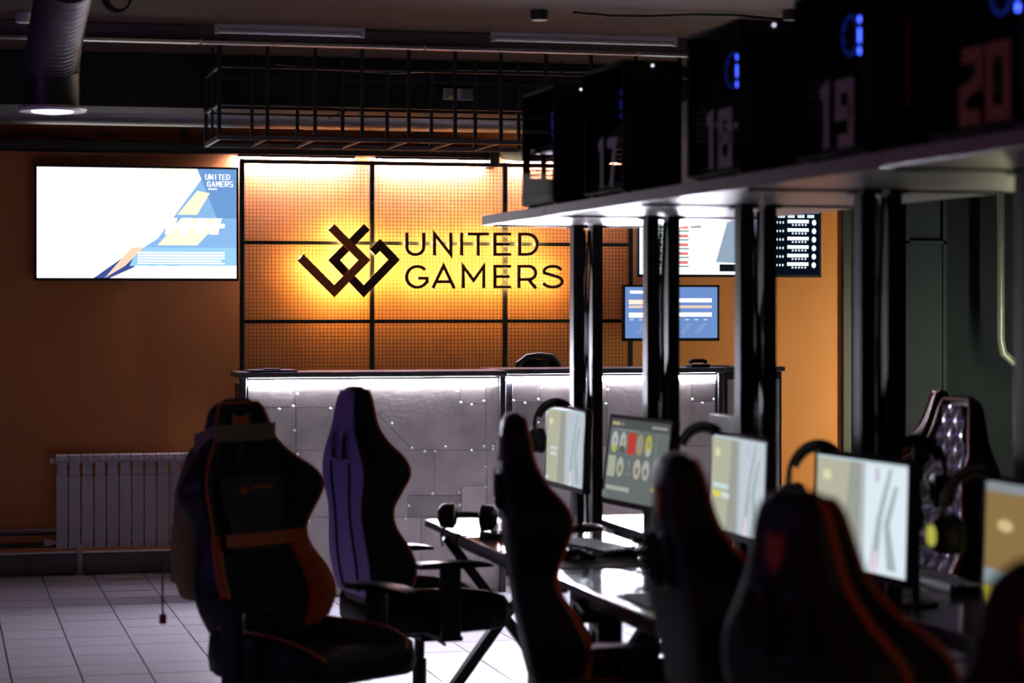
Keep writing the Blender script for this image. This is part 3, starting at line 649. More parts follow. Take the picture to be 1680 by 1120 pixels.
for (a, b), n in zip(SY, ('far end', 'middle', 'near end')):
    for x0, x1, sd in ((2.222, 2.648, 'left'), (2.652, 3.078, 'right')):
        t = thing('shelf_board', 'pale overhead shelf board under the computers, %s %s' % (n, sd), 'shelf', ((x0+x1)/2, (a+b)/2, ZS0), 0, 'overhead shelf boards')
        MB().box(x0, x1, b, a, ZS0, ZS1).build('board', SHELFM, t, world=True, bev=.002)
        for y in PY:
            if b < y < a: MB().bar((x0+.03,y,ZS0-.004),(x1-.03,y,ZS0-.004),.03,.006).build('bracket', BLACKM, t, world=True)
# ------------------------------------------------------------------ computers on the shelf
DG = {'1':[[(.25,.86),(.6,.93),(.6,0)]], '7':[[(0,.9),(.86,.9),(.42,0)]], '8':[[(.1,.08),(.9,.08),(.9,.92),(.1,.92)],[(.1,.5),(.9,.5)]], '9':[[(.1,.08),(.9,.08),(.9,.92),(.1,.92),(.1,.5),(.9,.5)]],
      '2':[[(.08,.92),(.9,.92),(.9,.55),(.1,.42),(.1,.08),(.92,.08)]], '0':[[(.1,.08),(.9,.08),(.9,.92),(.1,.92)]]}
PCW, PCD, PCH = .21, .47, .45
def tower(x, y, num, label, glow, orange=False, light=False, back=False):
    """left face is the glass side, front faces the near end; origin at near left bottom"""
    t = thing('computer_tower', label, 'computer', (x, y, ZS1), 0, 'computer towers on the overhead shelf')
    W, D, H = PCW, PCD, PCH; cm = BLACKM
    m = MB(); m.box(0, W, 0, D, .012, .022).box(0, W, 0, D, H-.012, H).box(W-.006, W, 0, D, .022, H-.012)
    m.box(0, .012, 0, .014, .022, H-.012).box(0, .012, D-.014, D, .022, H-.012); m.build('case', cm, t, bev=.002)
    f = MB().box(.012, W-.006, 0, .01, .022, H-.012).box(.02, W-.02, -.012, 0, .03, H-.03).build('front_panel', PLAST, t, bev=.004)
    MB().lathe([(.0035,0),(.0035,.003),(0,.004)], (W*.5, -.002, H-.018), (0,-1,0), 8).build('power_light', emit((.8,.8,1.), 3.), f)
    if orange: MB().box(W*.52, W*.56, -.0145, -.012, .12, H-.1).build('gleam_strip', ORL, f)  # orange gleam on the front painted as a coloured strip
    rp = MB().box(.012, W-.006, D-.008, D, .022, .115).box(.012, W-.006, D-.008, D, .40, H-.012).box(.012, .03, D-.008, D, .05, .4).box(.075,.095,D-.008,D,.05,.4).box(W-.03, W-.006, D-.008, D, .05, .4).box(.012,W-.006,D-.008,D,.235,.40)
    for k in range(7): z = .115+k*.0175; rp.box(.03, W-.03, D-.007, D-.001, z, z+.009)
    rp.build('rear_panel', LIGHTG if light else cm, t)
    MB().box(-.004, 0, .004, D-.004, .018, H-.006).build('side_glass', TGLASS, t, 0)
    MB().box(W-.03, W-.022, .05, D-.05, .08, H-.05).build('motherboard', PLASTG, t); MB().box(.04, W-.03, .1, D-.03, .215, .245).build('graphics_card', PLAST, t, bev=.004)
    MB().box(.02, W-.01, .02, D-.02, .022, .045).build('power_shroud', PLAST, t)
    def ring(cy, cz, r, ax, b):
        q = MB(); pts = []
        for k in range(20):
            a = 2*PI*k/20; pts.append((.1+r*math.cos(a), cy, cz+r*math.sin(a)) if ax == 'y' else (.05, cy+r*math.cos(a), cz+r*math.sin(a)))
        q.tube(pts, .004, 6, True); fo = q.build('fan_light_ring', emit((.05,.10,1.), b), t)
        h = MB(); 
        for k in range(7):
            a = 2*PI*k/7; c = Vector((.1, cy, cz)) if ax == 'y' else Vector((.05, cy, cz))
            e = Vector((r*.85*math.cos(a), 0, r*.85*math.sin(a))) if ax == 'y' else Vector((0, r*.85*math.cos(a), r*.85*math.sin(a)))
            h.bar(c+e*.2, c+e, .03, .003, (0,1,.3) if ax == 'y' else (1,0,.3))
        h.build('fan_blades', PLASTG, fo)
    for k, (zz, hh_) in enumerate(((.255,.016),(.285,.034),(.335,.014))):
        MB().box(.006, .013, .03, .042, zz, zz+hh_).build('led_segment', emit((.05,.10,1.), glow), t, 0)
    ring(.20, .32, .05, 'x', glow*.02)
    if num:
        col = NUMLIT if num == '20' else NUMM; x0 = D*.62; hh, ww = .165, .115
        for k, c in enumerate(num):
            m = MB()
            for p in DG[c]:
                cl = (c == '8' and len(p) == 4) or c == '0'
                q = [(a*ww*.92+k*(ww+.018), b*hh) for a, b in p]
                m.stroke(q, .034, lambda v: (-.0062, x0-v[0]+0.0, .03+v[1]), lambda v: (-.0042, x0-v[0], .03+v[1]), cl)
            m.build('number_digit', col, t, 0)
    for a in (.03, W-.03):
        for b in (.04, D-.04): MB().box(a-.014,a+.014,b-.018,b+.018,0,.012).build('foot', PLAST, t)
    return t
TY = [8.33, 7.44, 6.28, 5.37, 4.50]
tower(2.236, TY[0], None, 'unnumbered black tower, farthest of the shelf row, nearest the sign', .8)
tower(2.236, TY[1], '17', 'black tower with pale digits 17, second from the sign', .5)
tower(2.236, TY[2], '18', 'black tower with digits 18 and a small blue glow, middle of the row', 9.)
tower(2.236, TY[3], '19', 'black tower with digits 19, blue glow and painted orange gleam on the front', 12., orange=True)
tower(2.236, TY[4], '20', 'black tower with digits 20 toned as red lit at the upper right corner', 14.)
for y, n in ((8.5,'pale backed tower on the far shelf half hidden behind number 17'), (7.4,'tower with pale edge showing just left of number 18'), (6.15,'tower with light perforated panel showing left of number 20')):
    t = thing('computer_tower', n, 'computer', (2.86, y, ZS1), 0, 'computer towers on the right shelf half')
    MB().box(0,.2,.01,.4,.012,.43).build('case', BLACKM, t, bev=.003); b = MB().box(0,.2,.0,.01,.012,.43).build('perforated_panel', LIGHTG, t, bev=.002)
    m = MB()
    for i in range(9):
        for k in range(9): m.lathe([(.0048,0),(.0048,.0015)], (.03+i*.0175+(k%2)*.008, 0, .06+k*.017), (0,-1,0), 6); m.lathe([(.0048,0),(.0048,.0015)], (.03+i*.0175+(k%2)*.008, 0, .24+k*.017), (0,-1,0), 6)
    o = m.build('vent_holes', PLAST, t, 0); o['kind'] = 'stuff'
    for a in (.03,.17): MB().box(a-.012,a+.012,.03,.37,0,.012).build('foot', PLAST, t)

# ------------------------------------------------------------------ monitors, headsets, keyboards
MW, MH = .56, .335
def monitor(x, y, rz, tilt, label, base, items, s, group, flip=False):
    """screen faces local -Y"""
    t = thing('monitor', label, 'monitor', (x, y, .7505), rz, group)
    MB().lathe([(.115,0),(.115,.006),(.10,.012),(.03,.016),(0,.016)], (0,.06,0), n=24).build('foot', PLAST, t)
    MB().bar((0,.075,.012),(0,.065,.32),.05,.02,(0,1,0)).build('stand', PLAST, t)
    p = MB().box(-MW/2, MW/2, 0, .028, -MH/2, MH/2).box(-.2,.2,.028,.048,-.11,.11).build('panel', BEZEL, t, bev=.004)
    p.location = (0, .02, .155+MH/2); p.rotation_euler = (-tilt, 0, 0)
    b = .014; m = MB(); m.box(-MW/2,MW/2,-.004,0,-MH/2,-MH/2+b*1.5).box(-MW/2,MW/2,-.004,0,MH/2-b,MH/2).box(-MW/2,-MW/2+b,-.004,0,-MH/2,MH/2).box(MW/2-b,MW/2,-.004,0,-MH/2,MH/2)
    m.build('bezel', BEZEL, p)
    screen('screen', p, (-MW/2+b, -.0015, -MH/2+b*1.5), (1,0,0), (0,0,1), MW-2*b, MH-2.5*b, base, items, s)
    return t
def desktop(extra=()):
    it = [(R_(0,.50,0,1), (.50,.52,.46), .66), ([(0,0),(.30,0),(.38,1),(0,1)], (.66,.66,.50), .70), (R_(.50,.55,0,1), (.62,.68,.72), .72),
          ([(.62,.05),(.68,.5),(.80,.95),(.84,.95),(.74,.5),(.70,.05)], (.60,.69,.74), .66), ([(.80,.05),(.76,.45),(.86,.8),(.9,.8),(.82,.45),(.9,.05)], (.58,.67,.72), .66),
          (R_(.0,1,.975,1), (.65,.8,.85), .8), ([(.63,.0),(.66,.2),(.70,.2),(.69,0)], (.95,.75,.85), .85), (R_(.66,.70,.82,.95), (.75,.65,.85), .75), (Q_(.12,.82,.05,.05), (.85,.82,.5), .85)]
    return it+list(extra)
BASE1 = (.66,.76,.82)
bars = [(R_(.05,.34,.44,.49), (.7,.85,.9), .85), (R_(.05,.20,.34,.40), (.9,.8,.12), .85), (R_(.22,.36,.34,.40), (.75,.85,.9), .85), (R_(0,.1,.03,.07), (.7,.85,.9), .8)]
cards = [(R_(0,1,.88,1), (.10,.11,.11), .8), (R_(.03,.16,.92,.96), (.75,.68,.3), .6), (R_(.2,.22,.92,.96), (.6,.6,.6), .6), (R_(.70,.95,.92,.95), (.5,.5,.5), .6), (R_(.08,.5,.865,.872), (.5,.5,.5), .7), (R_(.795,.80,.22,.86), (.45,.48,.45), .7)]
for i, (c1_, c2_) in enumerate(((( .62,.66,.62),(.6,.6,.15)), ((.55,.58,.52),(.12,.16,.12)), ((.62,.06,.04),(.62,.06,.04)), ((.45,.38,.26),(.5,.4,.2)), ((.55,.55,.06),(.6,.62,.5)))):
    x = .10+i*.145
    if i == 2: cards.append((R_(x-.06,x+.07,.58,.84), c1_, .8))
    else: cards += [(Q_(x,.71,.055,.135), c1_, .75), (Q_(x,.63,.045,.05), c2_, .7), (Q_(x+.005,.73,.022,.04), (.38,.37,.33), .7)]
for i, c_ in enumerate(((.52,.54,.42),(.5,.54,.42),(.32,.34,.33),(.58,.54,.44),(.55,.52,.48))):
    x = .10+i*.145
    if i == 0: cards.append((R_(x-.07,x+.06,.28,.54), c_, .75))
    elif i == 2: cards += [([(x-.02,.5),(x+.02,.5),(x+.005,.38)], c_, .7), (R_(x-.05,x+.05,.32,.35), c_, .6)]
    else: cards += [(Q_(x,.41,.06,.125), c_, .75), (Q_(x,.39,.025,.05), (.28,.24,.2), .6)]
for q in range(9): cards.append((R_(.05+q*.045,.082+q*.045,.115,.17), (.55,.58,.48), .8))
cards += [(R_(.80,.97,.17,.22), (.7,.62,.06), .8), (R_(.86,.93,.03,.14), (.55,.52,.12), .7), (R_(0,.05,.02,.1), (.22,.25,.25), .8)]
GM = 'monitors of the left desk row'
RZ = -PI/2                                     # faces -X
monitor(2.45, 9.02, RZ+math.radians(1), .03, 'monitor with pale desktop at the far end of the left row', BASE1, desktop([bars[3],(R_(.12,.30,.44,.48),(.7,.85,.9),.8),(R_(.12,.28,.36,.41),(.75,.85,.9),.8)]), .74, GM)
monitor(2.47, 8.10, RZ+math.radians(7), .12, 'tilted monitor showing a dark shop page with rows of coloured cards', (.165,.195,.19), cards, .8, GM)
monitor(2.45, 6.95, RZ-math.radians(1), .03, 'monitor with pale desktop and yellow button, third from the far end', BASE1, desktop(bars), .80, GM)
monitor(2.44, 5.92, RZ+math.radians(5), .03, 'large bright monitor with pale desktop nearest the centre right', BASE1, desktop(), 1.1, GM)
monitor(2.45, 4.90, RZ+math.radians(0), .03, 'monitor with tan picture at the right edge', (.42,.27,.10), [(R_(0,1,.92,1),(.4,.45,.48),.6),(Q_(.2,.66,.08,.05),(.8,.6,.3),.8),(R_(0,1,.18,.30),(.42,.52,.58),.6),(R_(0,1,.04,.16),(.7,.6,.06),.8)], .62, GM)
monitor(2.90, 8.06, PI/2, .03, 'monitor of the opposite row seen from behind beside the third posts', (.5,.5,.6), [], .3, None)

def headset(label, group=None, emblem=None):
    """band in the local XZ plane, top of band at origin"""
    t = thing('headset', label, 'headset', (0,0,0), 0, group)
    MB().tube([(.088*math.cos(a)*(1 if abs(math.cos(a))<.98 else 1.), 0, -.10+.10*math.sin(a)-.0) for a in [PI*(-.06+1.12*k/24) for k in range(25)]], .008, 8).build('headband', PLAST, t)
    MB().tube([(.074*math.cos(a), 0, -.10+.082*math.sin(a)) for a in [PI*(.12+.76*k/16) for k in range(17)]], .011, 8).build('band_padding', LEATH, t)
    for s in (-1, 1):
        c = MB().lathe([(.0,.042),(.030,.040),(.046,.026),(.050,.008),(.050,-.004)], (s*.078,0,-.165), (s,0,0), 24).build('ear_cup', PLAST, t)
        MB().lathe([(.048,-.004),(.052,-.012),(.05,-.026),(.034,-.032),(.03,-.014)], (s*.078,0,-.165), (s,0,0), 24).build('ear_cushion', LEATH, c)
        MB().bar((s*.088,0,-.10),(s*.088,0,-.135),.018,.012).build('yoke', PLASTG, c)
        if s < 0 and emblem: 
            MB().lathe([(.0,.0445),(.018,.044),(.026,.0425),(.026,.040),(0,.040)], (s*.078,0,-.165), (s,0,0), 16).build('emblem', emblem, c)
        if s < 0: MB().tube([(s*.085,.03,-.19),(s*.1,.08,-.205),(s*.09,.12,-.21)], .004, 6).build('microphone', PLAST, c)
    return t
GH = 'headsets hung on the monitors'
h0 = headset('black headset with tiny green light hung on the far monitor', GH)
h0.location = (2.46, 9.13, 1.262)
MB().sphere((-.121,.01,-.15), .004).build('status_light', emit((.1,1.,.4), 2.), h0)
for loc, lb in (((2.44, 7.20, 1.262), 'black headset hung over the third monitor from the far end'), ((2.43, 6.16, 1.262), 'black headset hung over the large bright monitor')):
    h = headset(lb, GH); h.location = loc
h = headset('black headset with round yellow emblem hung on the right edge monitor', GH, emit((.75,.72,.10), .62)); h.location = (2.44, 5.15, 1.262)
# headset on a stand, opposite row
st = thing('headset_stand', 'black headset stand on the opposite desk', 'stand', (2.86, 6.46, .7505))
MB().lathe([(.07,0),(.07,.008),(.02,.014),(0,.014)]).build('base', PLAST, st); MB().bar((0,0,.01),(0,0,.482),.02).build('pole', PLAST, st); MB().bar((-.02,0,.482),(.02,0,.482),.03,.012).build('hook', PLAST, st)
h = headset('black headset on a stand in front of the quilted chair'); h.location = (2.86, 6.46, 1.256); h.rotation_euler = (0,0,math.radians(-15))
h = headset('black headset lying on the far desk corner'); h.location = (2.12, 9.16, .80); h.rotation_euler = (math.radians(-92), math.radians(2), math.radians(-20))

def keyboard(label, loc, rz, group):
    t = thing('keyboard', label, 'keyboard', loc, rz, group)     # length along local X, user at -Y
    MB().rings([[(-.22,y,0),(.22,y,0),(.22,y,z),(-.22,y,z)] for y, z in ((-.07,.012),(-.068,.016),(.068,.026),(.07,.022))]).build('body', PLAST, t)
    m = MB()
    for j in range(6):
        for i in range(21):
            x = -.208+i*.0199; y = -.058+j*.0205; z = .017+(y+.068)*.073; h = .0085
            m.rings([[(x+.001,y+.001,z),(x+.018,y+.001,z),(x+.018,y+.018,z),(x+.001,y+.018,z)],[(x+.003,y+.003,z+h),(x+.016,y+.003,z+h),(x+.016,y+.016,z+h),(x+.003,y+.016,z+h)]])
    o = m.build('keycaps', PLASTG, t, 0); o['kind'] = 'stuff'
    MB().tube([(0,.07,.012),(.02,.12,.005),(.0,.18,.005)], .003, 6).build('cable', RUBBER, t)
    return t
GK = 'keyboards on the desks'
keyboard('black keyboard on the far desk beside the lying headset', (2.20, 8.88, .7505), RZ-.25, GK)
keyboard('black keyboard on the desk below the tilted monitor', (2.33, 8.12, .7505), RZ+.18, GK)
keyboard('black keyboard on the desk below the large bright monitor', (2.26, 6.02, .7505), RZ, GK)
keyboard('black keyboard on the opposite desk before the quilted chair', (3.12, 6.85, .7505), PI/2, GK)
def mouse(label, loc, rz):
    t = thing('computer_mouse', label, 'mouse', loc, rz, 'mice on the desks')
    R = []
    for y, wd, z in ((-.062,.018,.012),(-.055,.028,.024),(-.03,.033,.037),(.0,.031,.038),(.03,.029,.029),(.055,.026,.016),(.061,.018,.008)):
        R.append([(-wd,y,0),(wd,y,0),(wd*.95,y,z*.6),(wd*.55,y,z),(0,y,z*1.06),(-wd*.55,y,z),(-wd*.95,y,z*.6)])
    MB().rings(R).build('shell', mat('glossy_black',(.012,.010,.011),.12), t, 60)
    MB().lathe([(.009,-.004),(.011,0),(.009,.004)], (0,.032,.028), (1,0,0), 12).build('scroll_wheel', PLASTG, t)
    MB().tube([(0,.06,.008),(.02,.12,.004),(.01,.2,.004)], .0025, 6).build('cable', RUBBER, t)
pm = MB().box(2.05,2.38,7.62,8.05,.7505,.7535).build('mouse_pad', mat('pad_cloth',(.035,.03,.032),.8), bev=.001); tag(pm, 'dark mouse pad under the mouse on the second station', 'mouse pad')
mouse('glossy black mouse on the pad in front of the tilted monitor', (2.20, 7.86, .754), RZ)
pm = MB().box(2.05,2.35,6.55,6.9,.7505,.7535).build('mouse_pad', MATS['pad_cloth'], bev=.001); tag(pm, 'dark mouse pad on the middle desk', 'mouse pad')
t = thing('cable_tangle', 'tangle of thin black cables on the desk behind the tilted monitor', 'cables', (2.5, 7.75, .7505))
for k in range(9):
    a = random.random()*6; pts = [(.05*math.sin(a+q*1.3)-.03, -.25+q*.065+.03*math.cos(a*2+q), .012+.09*abs(math.sin(a+q*.9))*(k/9)) for q in range(9)]
    MB().tube(pts, .0035, 6).build('cable', RUBBER, t)
tag(MB().tube([(2.16,8.95,.756),(2.06,8.9,.757),(2.0,8.86,.757),(1.985,8.85,.74),(1.983,8.85,.66),(1.985,8.86,.60),(1.99,8.9,.55)], .004, 6).build('cable', RUBBER), 'thin black cable hanging over the far desk edge', 'cable')

# ------------------------------------------------------------------ gaming chairs (face local +X)
BH = .84
WT = [(0,.20),(.06,.235),(.14,.262),(.22,.255),(.30,.228),(.37,.222),(.44,.25),(.50,.278),(.56,.262),(.62,.205),(.68,.152),(.74,.128),(.79,.112),(.82,.092),(.84,.05)]
BT = [(0,.05),(.06,.085),(.14,.105),(.22,.085),(.30,.05),(.37,.05),(.44,.085),(.50,.112),(.56,.10),(.62,.055),(.68,.025),(.74,.012),(.84,.0)]
TT = [(0,.055),(.1,.06),(.6,.052),(.74,.05),(.82,.04),(.84,.02)]
def back_loop(u):
    w, b, c = interp(WT, u), interp(BT, u), interp(TT, u)*.62
    h = [(0,c),(.3,c),(.5,c+.03*b),(.64,c+.22*b),(.76,c+.6*b),(.86,c+.92*b),(.93,c+b),(.98,c+.93*b),(1.,c+.7*b),(.99,c*.3+.35*b),(.965,-c*.3+.1*b),(.92,-c*.85),(.8,-c*1.1),(.5,-c*1.25),(.25,-c*1.3),(0,-c*1.3)]
    return [(x, s*w) for s, x in h]+[(x, -s*w) for s, x in h[-2:0:-1]]
def backbow(u): return -.02*math.sin(PI*u/BH)+.05*max(0,(u-.62))*1.2        # gentle bow along the height
US = [BH*(1-(1-k/46)**1.25) for k in range(47)]
def front_pt(u, s, off):
    """point on the front surface, s in -1..1"""
    w, b, c = interp(WT, u), interp(BT, u), interp(TT, u)*.62; a = abs(s)
    prof = [(0,0),(.3,0),(.5,.03),(.64,.22),(.76,.6),(.86,.92),(.93,1.),(.98,.93),(1.,.7)]
    x = c+b*interp(prof, a)
    return Vector((x+off+backbow(u), s*w, u))
def rear_pt(u, s, off):
    w, b, c = interp(WT, u), interp(BT, u), interp(TT, u)*.62
    return Vector((-c*(1.3-.2*abs(s)**2)-off+backbow(u), s*w, u))
def patch(fn, u0, u1, s0, s1, off, nu=16, ns=6, th=.006):
    m = MB(); A = [[fn(u0+(u1-u0)*i/nu, s0+(s1-s0)*j/ns, off) for j in range(ns+1)] for i in range(nu+1)]
    B_ = [[fn(u0+(u1-u0)*i/nu, s0+(s1-s0)*j/ns, off-th) for j in range(ns+1)] for i in range(nu+1)]
    n = ns+1; m.v = [p for r in A for p in r]+[p for r in B_ for p in r]; o = (nu+1)*n
    for i in range(nu):
        for j in range(ns):
            q = [i*n+j, i*n+j+1, (i+1)*n+j+1, (i+1)*n+j]; m.f.append(q); m.f.append([x+o for x in q[::-1]])
    for i in range(nu):
        for j in (0, ns): m.f.append([i*n+j, (i+1)*n+j, (i+1)*n+j+o, i*n+j+o])
    for j in range(ns):
        for i in (0, nu): m.f.append([i*n+j, i*n+j+1, i*n+j+1+o, i*n+j+o])
    m.mi = [0]*len(m.f); return m
BASEZ = .52
def make_chair(label, variant):
    main = LEATH; trim = ORL
    t = thing('gaming_chair', label, 'chair', (0,0,0), 0, 'gaming chairs')
    sb = MB().lathe([(.045,.06),(.05,.075),(.05,.11),(.035,.125)]).build('star_base', BLACKM, t)
    for k in range(5):
        a = 2*PI*k/5+.3; ca, sa = math.cos(a), math.sin(a)
        MB().rings([[(ca*r-sa*w_, sa*r+ca*w_, z+h_) for w_, h_ in ((-wd,-.012),(wd,-.012),(wd*.6,.014),(-wd*.6,.014))] for r, z, wd in ((.035,.095,.028),(.16,.085,.024),(.31,.066,.018),(.325,.064,.014))]).build('base_leg', BLACKM, sb)
        c = Vector((ca*.315, sa*.315, .028)); ax = Vector((-sa, ca, 0))
        MB().lathe([(.0,.006),(.026,.006),(.028,.010),(.028,.022),(.02,.026),(0,.026)], c, ax, 14).lathe([(.0,.006),(.026,.006),(.028,.010),(.028,.022),(.02,.026),(0,.026)], c, -ax, 14).bar(c, c+Vector((0,0,.035)), .012).build('caster', PLAST, sb)
    MB().lathe([(.028,.10),(.028,.25),(.02,.25),(.02,.36)]).build('gas_lift', PLAST, t)
    MB().box(-.14,.12,-.09,.09,.345,.375).box(-.05,.05,-.16,.16,.335,.36).build('tilt_mechanism', BLACKM, t, bev=.004)
    MB().tube([(.0,-.1,.352),(.0,-.24,.345),(.0,-.29,.34)], .006, 8).build('tilt_lever', BLACKM, t)
    # seat
    R = []
    for x, wd, zt_, zb_, bo in ((-.27,.20,.47,.40,.03),(-.255,.22,.485,.385,.05),(-.18,.255,.482,.378,.07),(-.05,.272,.480,.375,.066),(.10,.278,.484,.375,.058),(.20,.276,.490,.378,.04),(.265,.262,.486,.385,.02),(.30,.235,.468,.395,.008),(.315,.19,.44,.41,.0)):
        h = [(0,zt_),(.45,zt_),(.62,zt_+bo*.35),(.78,zt_+bo*.9),(.88,zt_+bo),(.97,zt_+bo*.6),(1.,zt_*.5+zb_*.5+bo*.2),(.96,zb_+.01),(.85,zb_),(.4,zb_),(0,zb_)]
        R.append([(x, s*wd, z) for s, z in h]+[(x, -s*wd, z) for s, z in h[-2:0:-1]])
    RR = []
    for a, b in zip(R, R[1:]):
        for q in range(4): RR.append([tuple(Vector(p).lerp(Vector(o_), q/4)) for p, o_ in zip(a, b)])
    RR.append(R[-1]); se = MB().rings(RR).build('seat', main, t, 60)
    for s in (-1, 1):
        pts = [(x, s*wd, z) for x, wd, z in ((-.2,.235,.555),(-.05,.243,.552),(.10,.247,.548),(.2,.245,.535),(.27,.232,.512),(.3,.2,.484))]
        MB().tube([(x, y-s*.012, z-.006) for x, y, z in pts], .006, 6).build('seat_piping', trim, se)
    # backrest
    m = MB(); m.rings([[(x+backbow(u), y, u) for x, y in back_loop(u)] for u in US])
    bk = m.build('backrest', main, t, 60); bk.location = (-.225, 0, BASEZ-.03)
    ed = [front_pt(u, .975, .004) for u in US[2:-2]]; top = [front_pt(US[-3], s, .004) for s in (.6,.2,-.2,-.6)]
    MB().tube(ed+top+[Vector((p.x,-p.y,p.z)) for p in ed[::-1]], .0055, 6).build('piping', trim, bk)
    def side_pt(u): w, b, c = interp(WT, u), interp(BT, u), interp(TT, u)*.62; return Vector((c*.1+.38*b+backbow(u), .992*w+.003, u))
    re_ = [side_pt(u) for u in US[2:-2]]
    if variant == 'double': MB().tube(re_+[Vector((p.x,-p.y,p.z)) for p in re_[::-1]], .0065, 6).build('rear_piping', trim, bk)
    MB().add([front_pt(.735,-.32,.004), front_pt(.70,0,.004), front_pt(.735,.32,.004), front_pt(.785,.34,.004), front_pt(.77,0,.004), front_pt(.785,-.34,.004)], [(0,1,2,3,4,5)]).build('front_emblem', trim, bk, 0)
    e = MB(); e.prism([(-.028,.725),(0,.70),(.028,.725),(.034,.775),(.012,.76),(0,.77),(-.012,.76),(-.034,.775)], lambda v: (rear_pt(v[1], v[0]/.15, .006)), lambda v: (rear_pt(v[1], v[0]/.15, -.004))); e.build('rear_emblem', ORL, bk, 0)
    if variant != 'purple':
        for s in (-1, 1):
            patch(front_pt, .02, .36, s*.70, s*.99, .005, 18, 6).build('side_panel', trim, bk, 60)
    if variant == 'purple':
        patch(rear_pt, .03, .825, -.93, .93, .006, 30, 12).build('rear_cover', PURLIT, bk, 60)
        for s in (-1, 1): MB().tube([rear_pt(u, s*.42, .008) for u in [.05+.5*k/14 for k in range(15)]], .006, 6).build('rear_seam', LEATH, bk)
    rim = PURLIT if variant == 'purple' else PLAST
    for s in (-1, 1):
        sl = [rear_pt(.555, s*.10, .009), rear_pt(.565, s*.42, .009), rear_pt(.62, s*.55, .009), rear_pt(.668, s*.52, .009), rear_pt(.672, s*.28, .009), rear_pt(.62, s*.13, .009)]
        MB().tube(sl, .006, 8, True).build('slot_rim', rim, bk)
        MB().add([p+Vector((.002,0,0)) for p in sl], [range(6)]).build('slot', BLKDUCT, bk, 0)
        sf = [front_pt(u_, s*q_, .004) for u_, q_ in ((.60,.16),(.61,.40),(.65,.5),(.69,.45),(.685,.2))]
        MB().tube(sf, .007, 8, True).build('slot_rim', PLAST, bk)
    # armrests
    for s in (-1, 1):
        a = MB().rings([[(x, s*.335-wd, .642), (x, s*.335+wd, .642), (x, s*.335+wd, z), (x, s*.335-wd, z)] for x, wd, z in ((-.13,.03,.655),(-.115,.042,.664),(.0,.045,.667),(.10,.045,.664),(.16,.04,.655),(.175,.028,.648))]).build('armrest', PLAST, t, 50)
        MB().box(-.035,.045,s*.335-.018,s*.335+.018,.375,.642).build('arm_post', PLAST, a, bev=.006)
        MB().box(-.04,.05,min(s*.12,s*.355),max(s*.12,s*.355),.36,.378).build('arm_bracket', BLACKM, a)
    return t, bk
def place(label, variant, x, y, yaw, rec):
    t, bk = make_chair(label, variant); t.location = (x, y, 0); t.rotation_euler = (0,0,math.radians(yaw)); bk.rotation_euler = (0, -math.radians(rec), 0)
    MATW[t.name] = Matrix.Translation((x,y,0)) @ Euler((0,0,math.radians(yaw))).to_matrix().to_4x4(); return t, bk
chA, bkA = place('black and orange gaming chair with a backpack hung on its back', 'orange', 1.235, 7.88, -56, 11)
for u, h, nm in ((.315,.045,'lumbar_strap'),):
    patch(front_pt, u, u+h, -.82, .82, .038, 4, 30, .006).build(nm, ORL, bkA, 60)
lp = MB(); 
for i in range(3):
    p = [front_pt(.50-.0+.0*i, s, .009) for s in (-.18,)]
q = [front_pt(.515+.006*math.sin(s*9), s, .034) for s in (-.05,.05,.15,.25,.35)]
MB().tube(q, .005, 6).build('chest_logo', ORL, bkA); MB().sphere(front_pt(.51, -.14, .032), .016, 8, (.4,1.2,.9)).build('chest_logo', ORL, bkA)
patch(front_pt, .30, .56, -.52, .52, .03, 8, 10, .028).build('lumbar_panel', LEATHG, bkA, 60)
chB, bkB = place('gaming chair with back coloured as purple lit facing the far desk', 'purple', 1.87, 9.02, 8, 4)
patch(front_pt, .10, .30, -.5, .5, .055, 8, 8, .05).build('lumbar_pillow', LEATH, bkB, 60)
place('black gaming chair with orange piping pushed in at the middle desk', 'orange', 2.025, 6.76, -10, 8)
place('black gaming chair with orange edge left of the large bright monitor', 'orange', 1.96, 4.90, -5, 10)
place('large out of focus gaming chair with orange emblem in the foreground', 'double', 1.82, 3.92, 9, 9)
place('dark gaming chair cut off at the lower right corner', 'orange', 1.72, 2.91, 30, 10)
chG, bkG = place('gaming chair with pale quilted front on the opposite side', 'orange', 3.26, 7.66, 184, 8)
def quilt_pt(u, s, off):
    p = front_pt(u, s, off); y = p.y; k = abs(math.sin((u*.8+y)*PI/.085))*abs(math.sin((u*.8-y)*PI/.085)); p.x += .018*k**.6; return p
patch(quilt_pt, .04, .80, -.62, .62, .006, 90, 34, .012).build('quilted_cover', QUILT, bkG, 60)
place('black gaming chair turned away beyond the quilted chair', 'orange', 3.59, 8.93, 160, 16)

# backpack hanging behind the first chair
Mw = MATW[chA.name]; base = Mw @ Vector((-.50, .02, .60))
bp = thing('backpack', 'olive canvas backpack hanging from the back of the orange chair', 'backpack', base, math.radians(-56+180))
R = []
for z, w_, d_, o_ in ((.0,.10,.05,.02),(.015,.135,.085,.0),(.08,.155,.115,.0),(.2,.16,.125,0),(.35,.155,.115,.0),(.45,.14,.095,-.01),(.53,.11,.07,-.02),(.57,.07,.04,-.03),(.58,.03,.02,-.03)):
    R.append([(o_+d_*.8*math.copysign(abs(math.cos(a))**.7, math.cos(a))+.0, w_*math.copysign(abs(math.sin(a))**.7, math.sin(a)), z) for a in [2*PI*k/28 for k in range(28)]])
MB().rings(R).build('body', FABRIC, bp, 60)
MB().rings([[(.085+d_*math.cos(a)*.8, w_*math.copysign(abs(math.sin(a))**.7, math.sin(a)), z) for a in [2*PI*k/20 for k in range(20)]] for z, w_, d_ in ((.05,.09,.02),(.06,.12,.05),(.16,.125,.06),(.26,.12,.045),(.28,.10,.02))]).build('front_pocket', FABRIC, bp, 60)
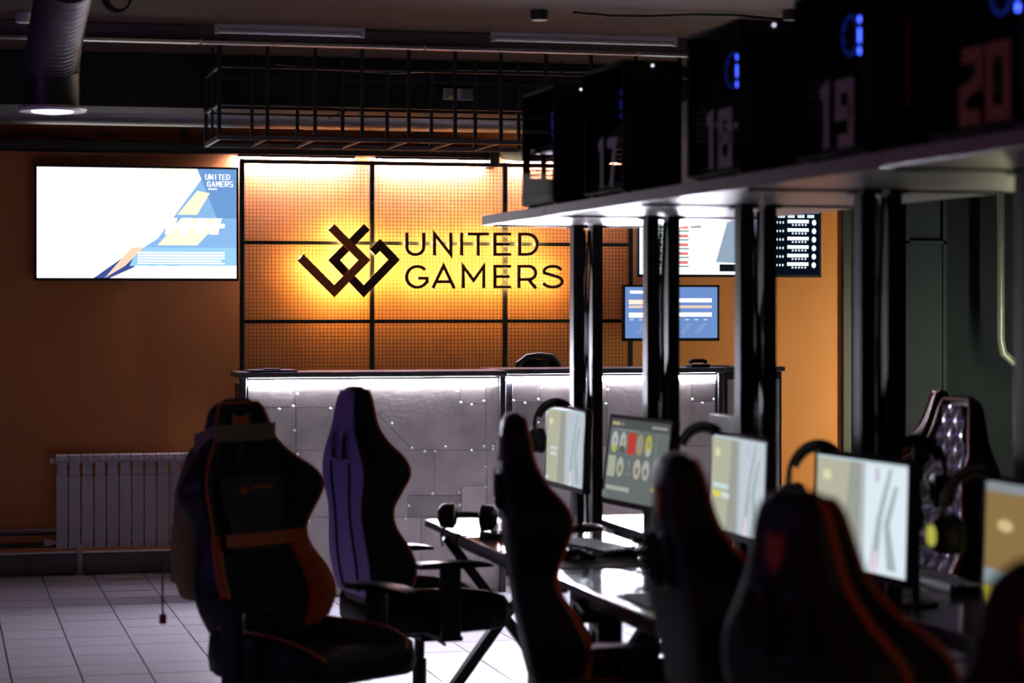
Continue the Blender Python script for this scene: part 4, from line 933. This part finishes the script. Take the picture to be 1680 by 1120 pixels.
MB().rings([[(o_+d_*.8*math.copysign(abs(math.cos(a))**.7, math.cos(a))*1.04+.004, w_*1.03*math.copysign(abs(math.sin(a))**.7, math.sin(a)), z-.05*max(0,math.cos(a))*(z < .46)) for a in [2*PI*k/28 for k in range(28)]] for z, w_, d_, o_ in ((.40,.15,.107,-.004),(.45,.14,.097,-.01),(.53,.11,.072,-.02),(.572,.07,.042,-.03),(.585,.03,.022,-.03))]).build('flap', mat('dark_canvas',(.16,.13,.08),.9,bump=.3,bscale=300), bp, 60)
MB().box(.115,.13,-.03,.03,.30,.36).build('buckle', PLAST, bp, bev=.004); MB().bar((.12,.0,.42),(.12,0,.20),.025,.006,(1,0,0)).build('closing_strap', FABRICG, bp)
MB().tube([(.10,.10,.18),(.13,.13,.08),(.125,.135,-.0),(.128,.13,-.06)], .004, 6).build('hanging_cord', FABRICG, bp); MB().box(.118,.138,.12,.14,-.09,-.055).build('cord_end', mat('red_webbing',(.25,.04,.03),.8), bp, bev=.003)
for s in (-1,1): MB().rings([[(x-.008, s*y-.022, z),(x+.008, s*y-.022, z),(x+.008, s*y+.022, z),(x-.008, s*y+.022, z)] for x, y, z in ((-.06,.07,.52),(-.07,.08,.40),(-.075,.09,.25),(-.07,.10,.1),(-.06,.11,.03))]).build('shoulder_strap', FABRICG, bp)
# grab strap slung round the headrest (moves with the bag)
inv = Mw.inverted(); rec = math.radians(11); loop = []
Bm = Mw @ Matrix.Translation((-.225,0,BASEZ-.03)) @ Euler((0,-rec,0)).to_matrix().to_4x4()
for hgt in (-.028, .028):
    pass
ring1 = []
for k in range(25):
    s = -1+2*k/24; ring1.append((front_pt(.715, s*.99, .014), 0))
for k in range(25):
    s = 1-2*k/24; ring1.append((rear_pt(.70, s*1.0, .016), 1))
rr = []
for p, _ in ring1:
    P = Bm @ p; n = (Vector((P.x, P.y, 0))-Vector(((Bm @ Vector((0,0,.7))).x, (Bm @ Vector((0,0,.7))).y, 0))).normalized()*.004
    rr.append([P-n+Vector((0,0,-.03)), P+n+Vector((0,0,-.03)), P+n+Vector((0,0,.03)), P-n+Vector((0,0,.03))])
MB().rings(rr, closed=True).build('carry_strap', FABRICG, bp, 40, world=True)
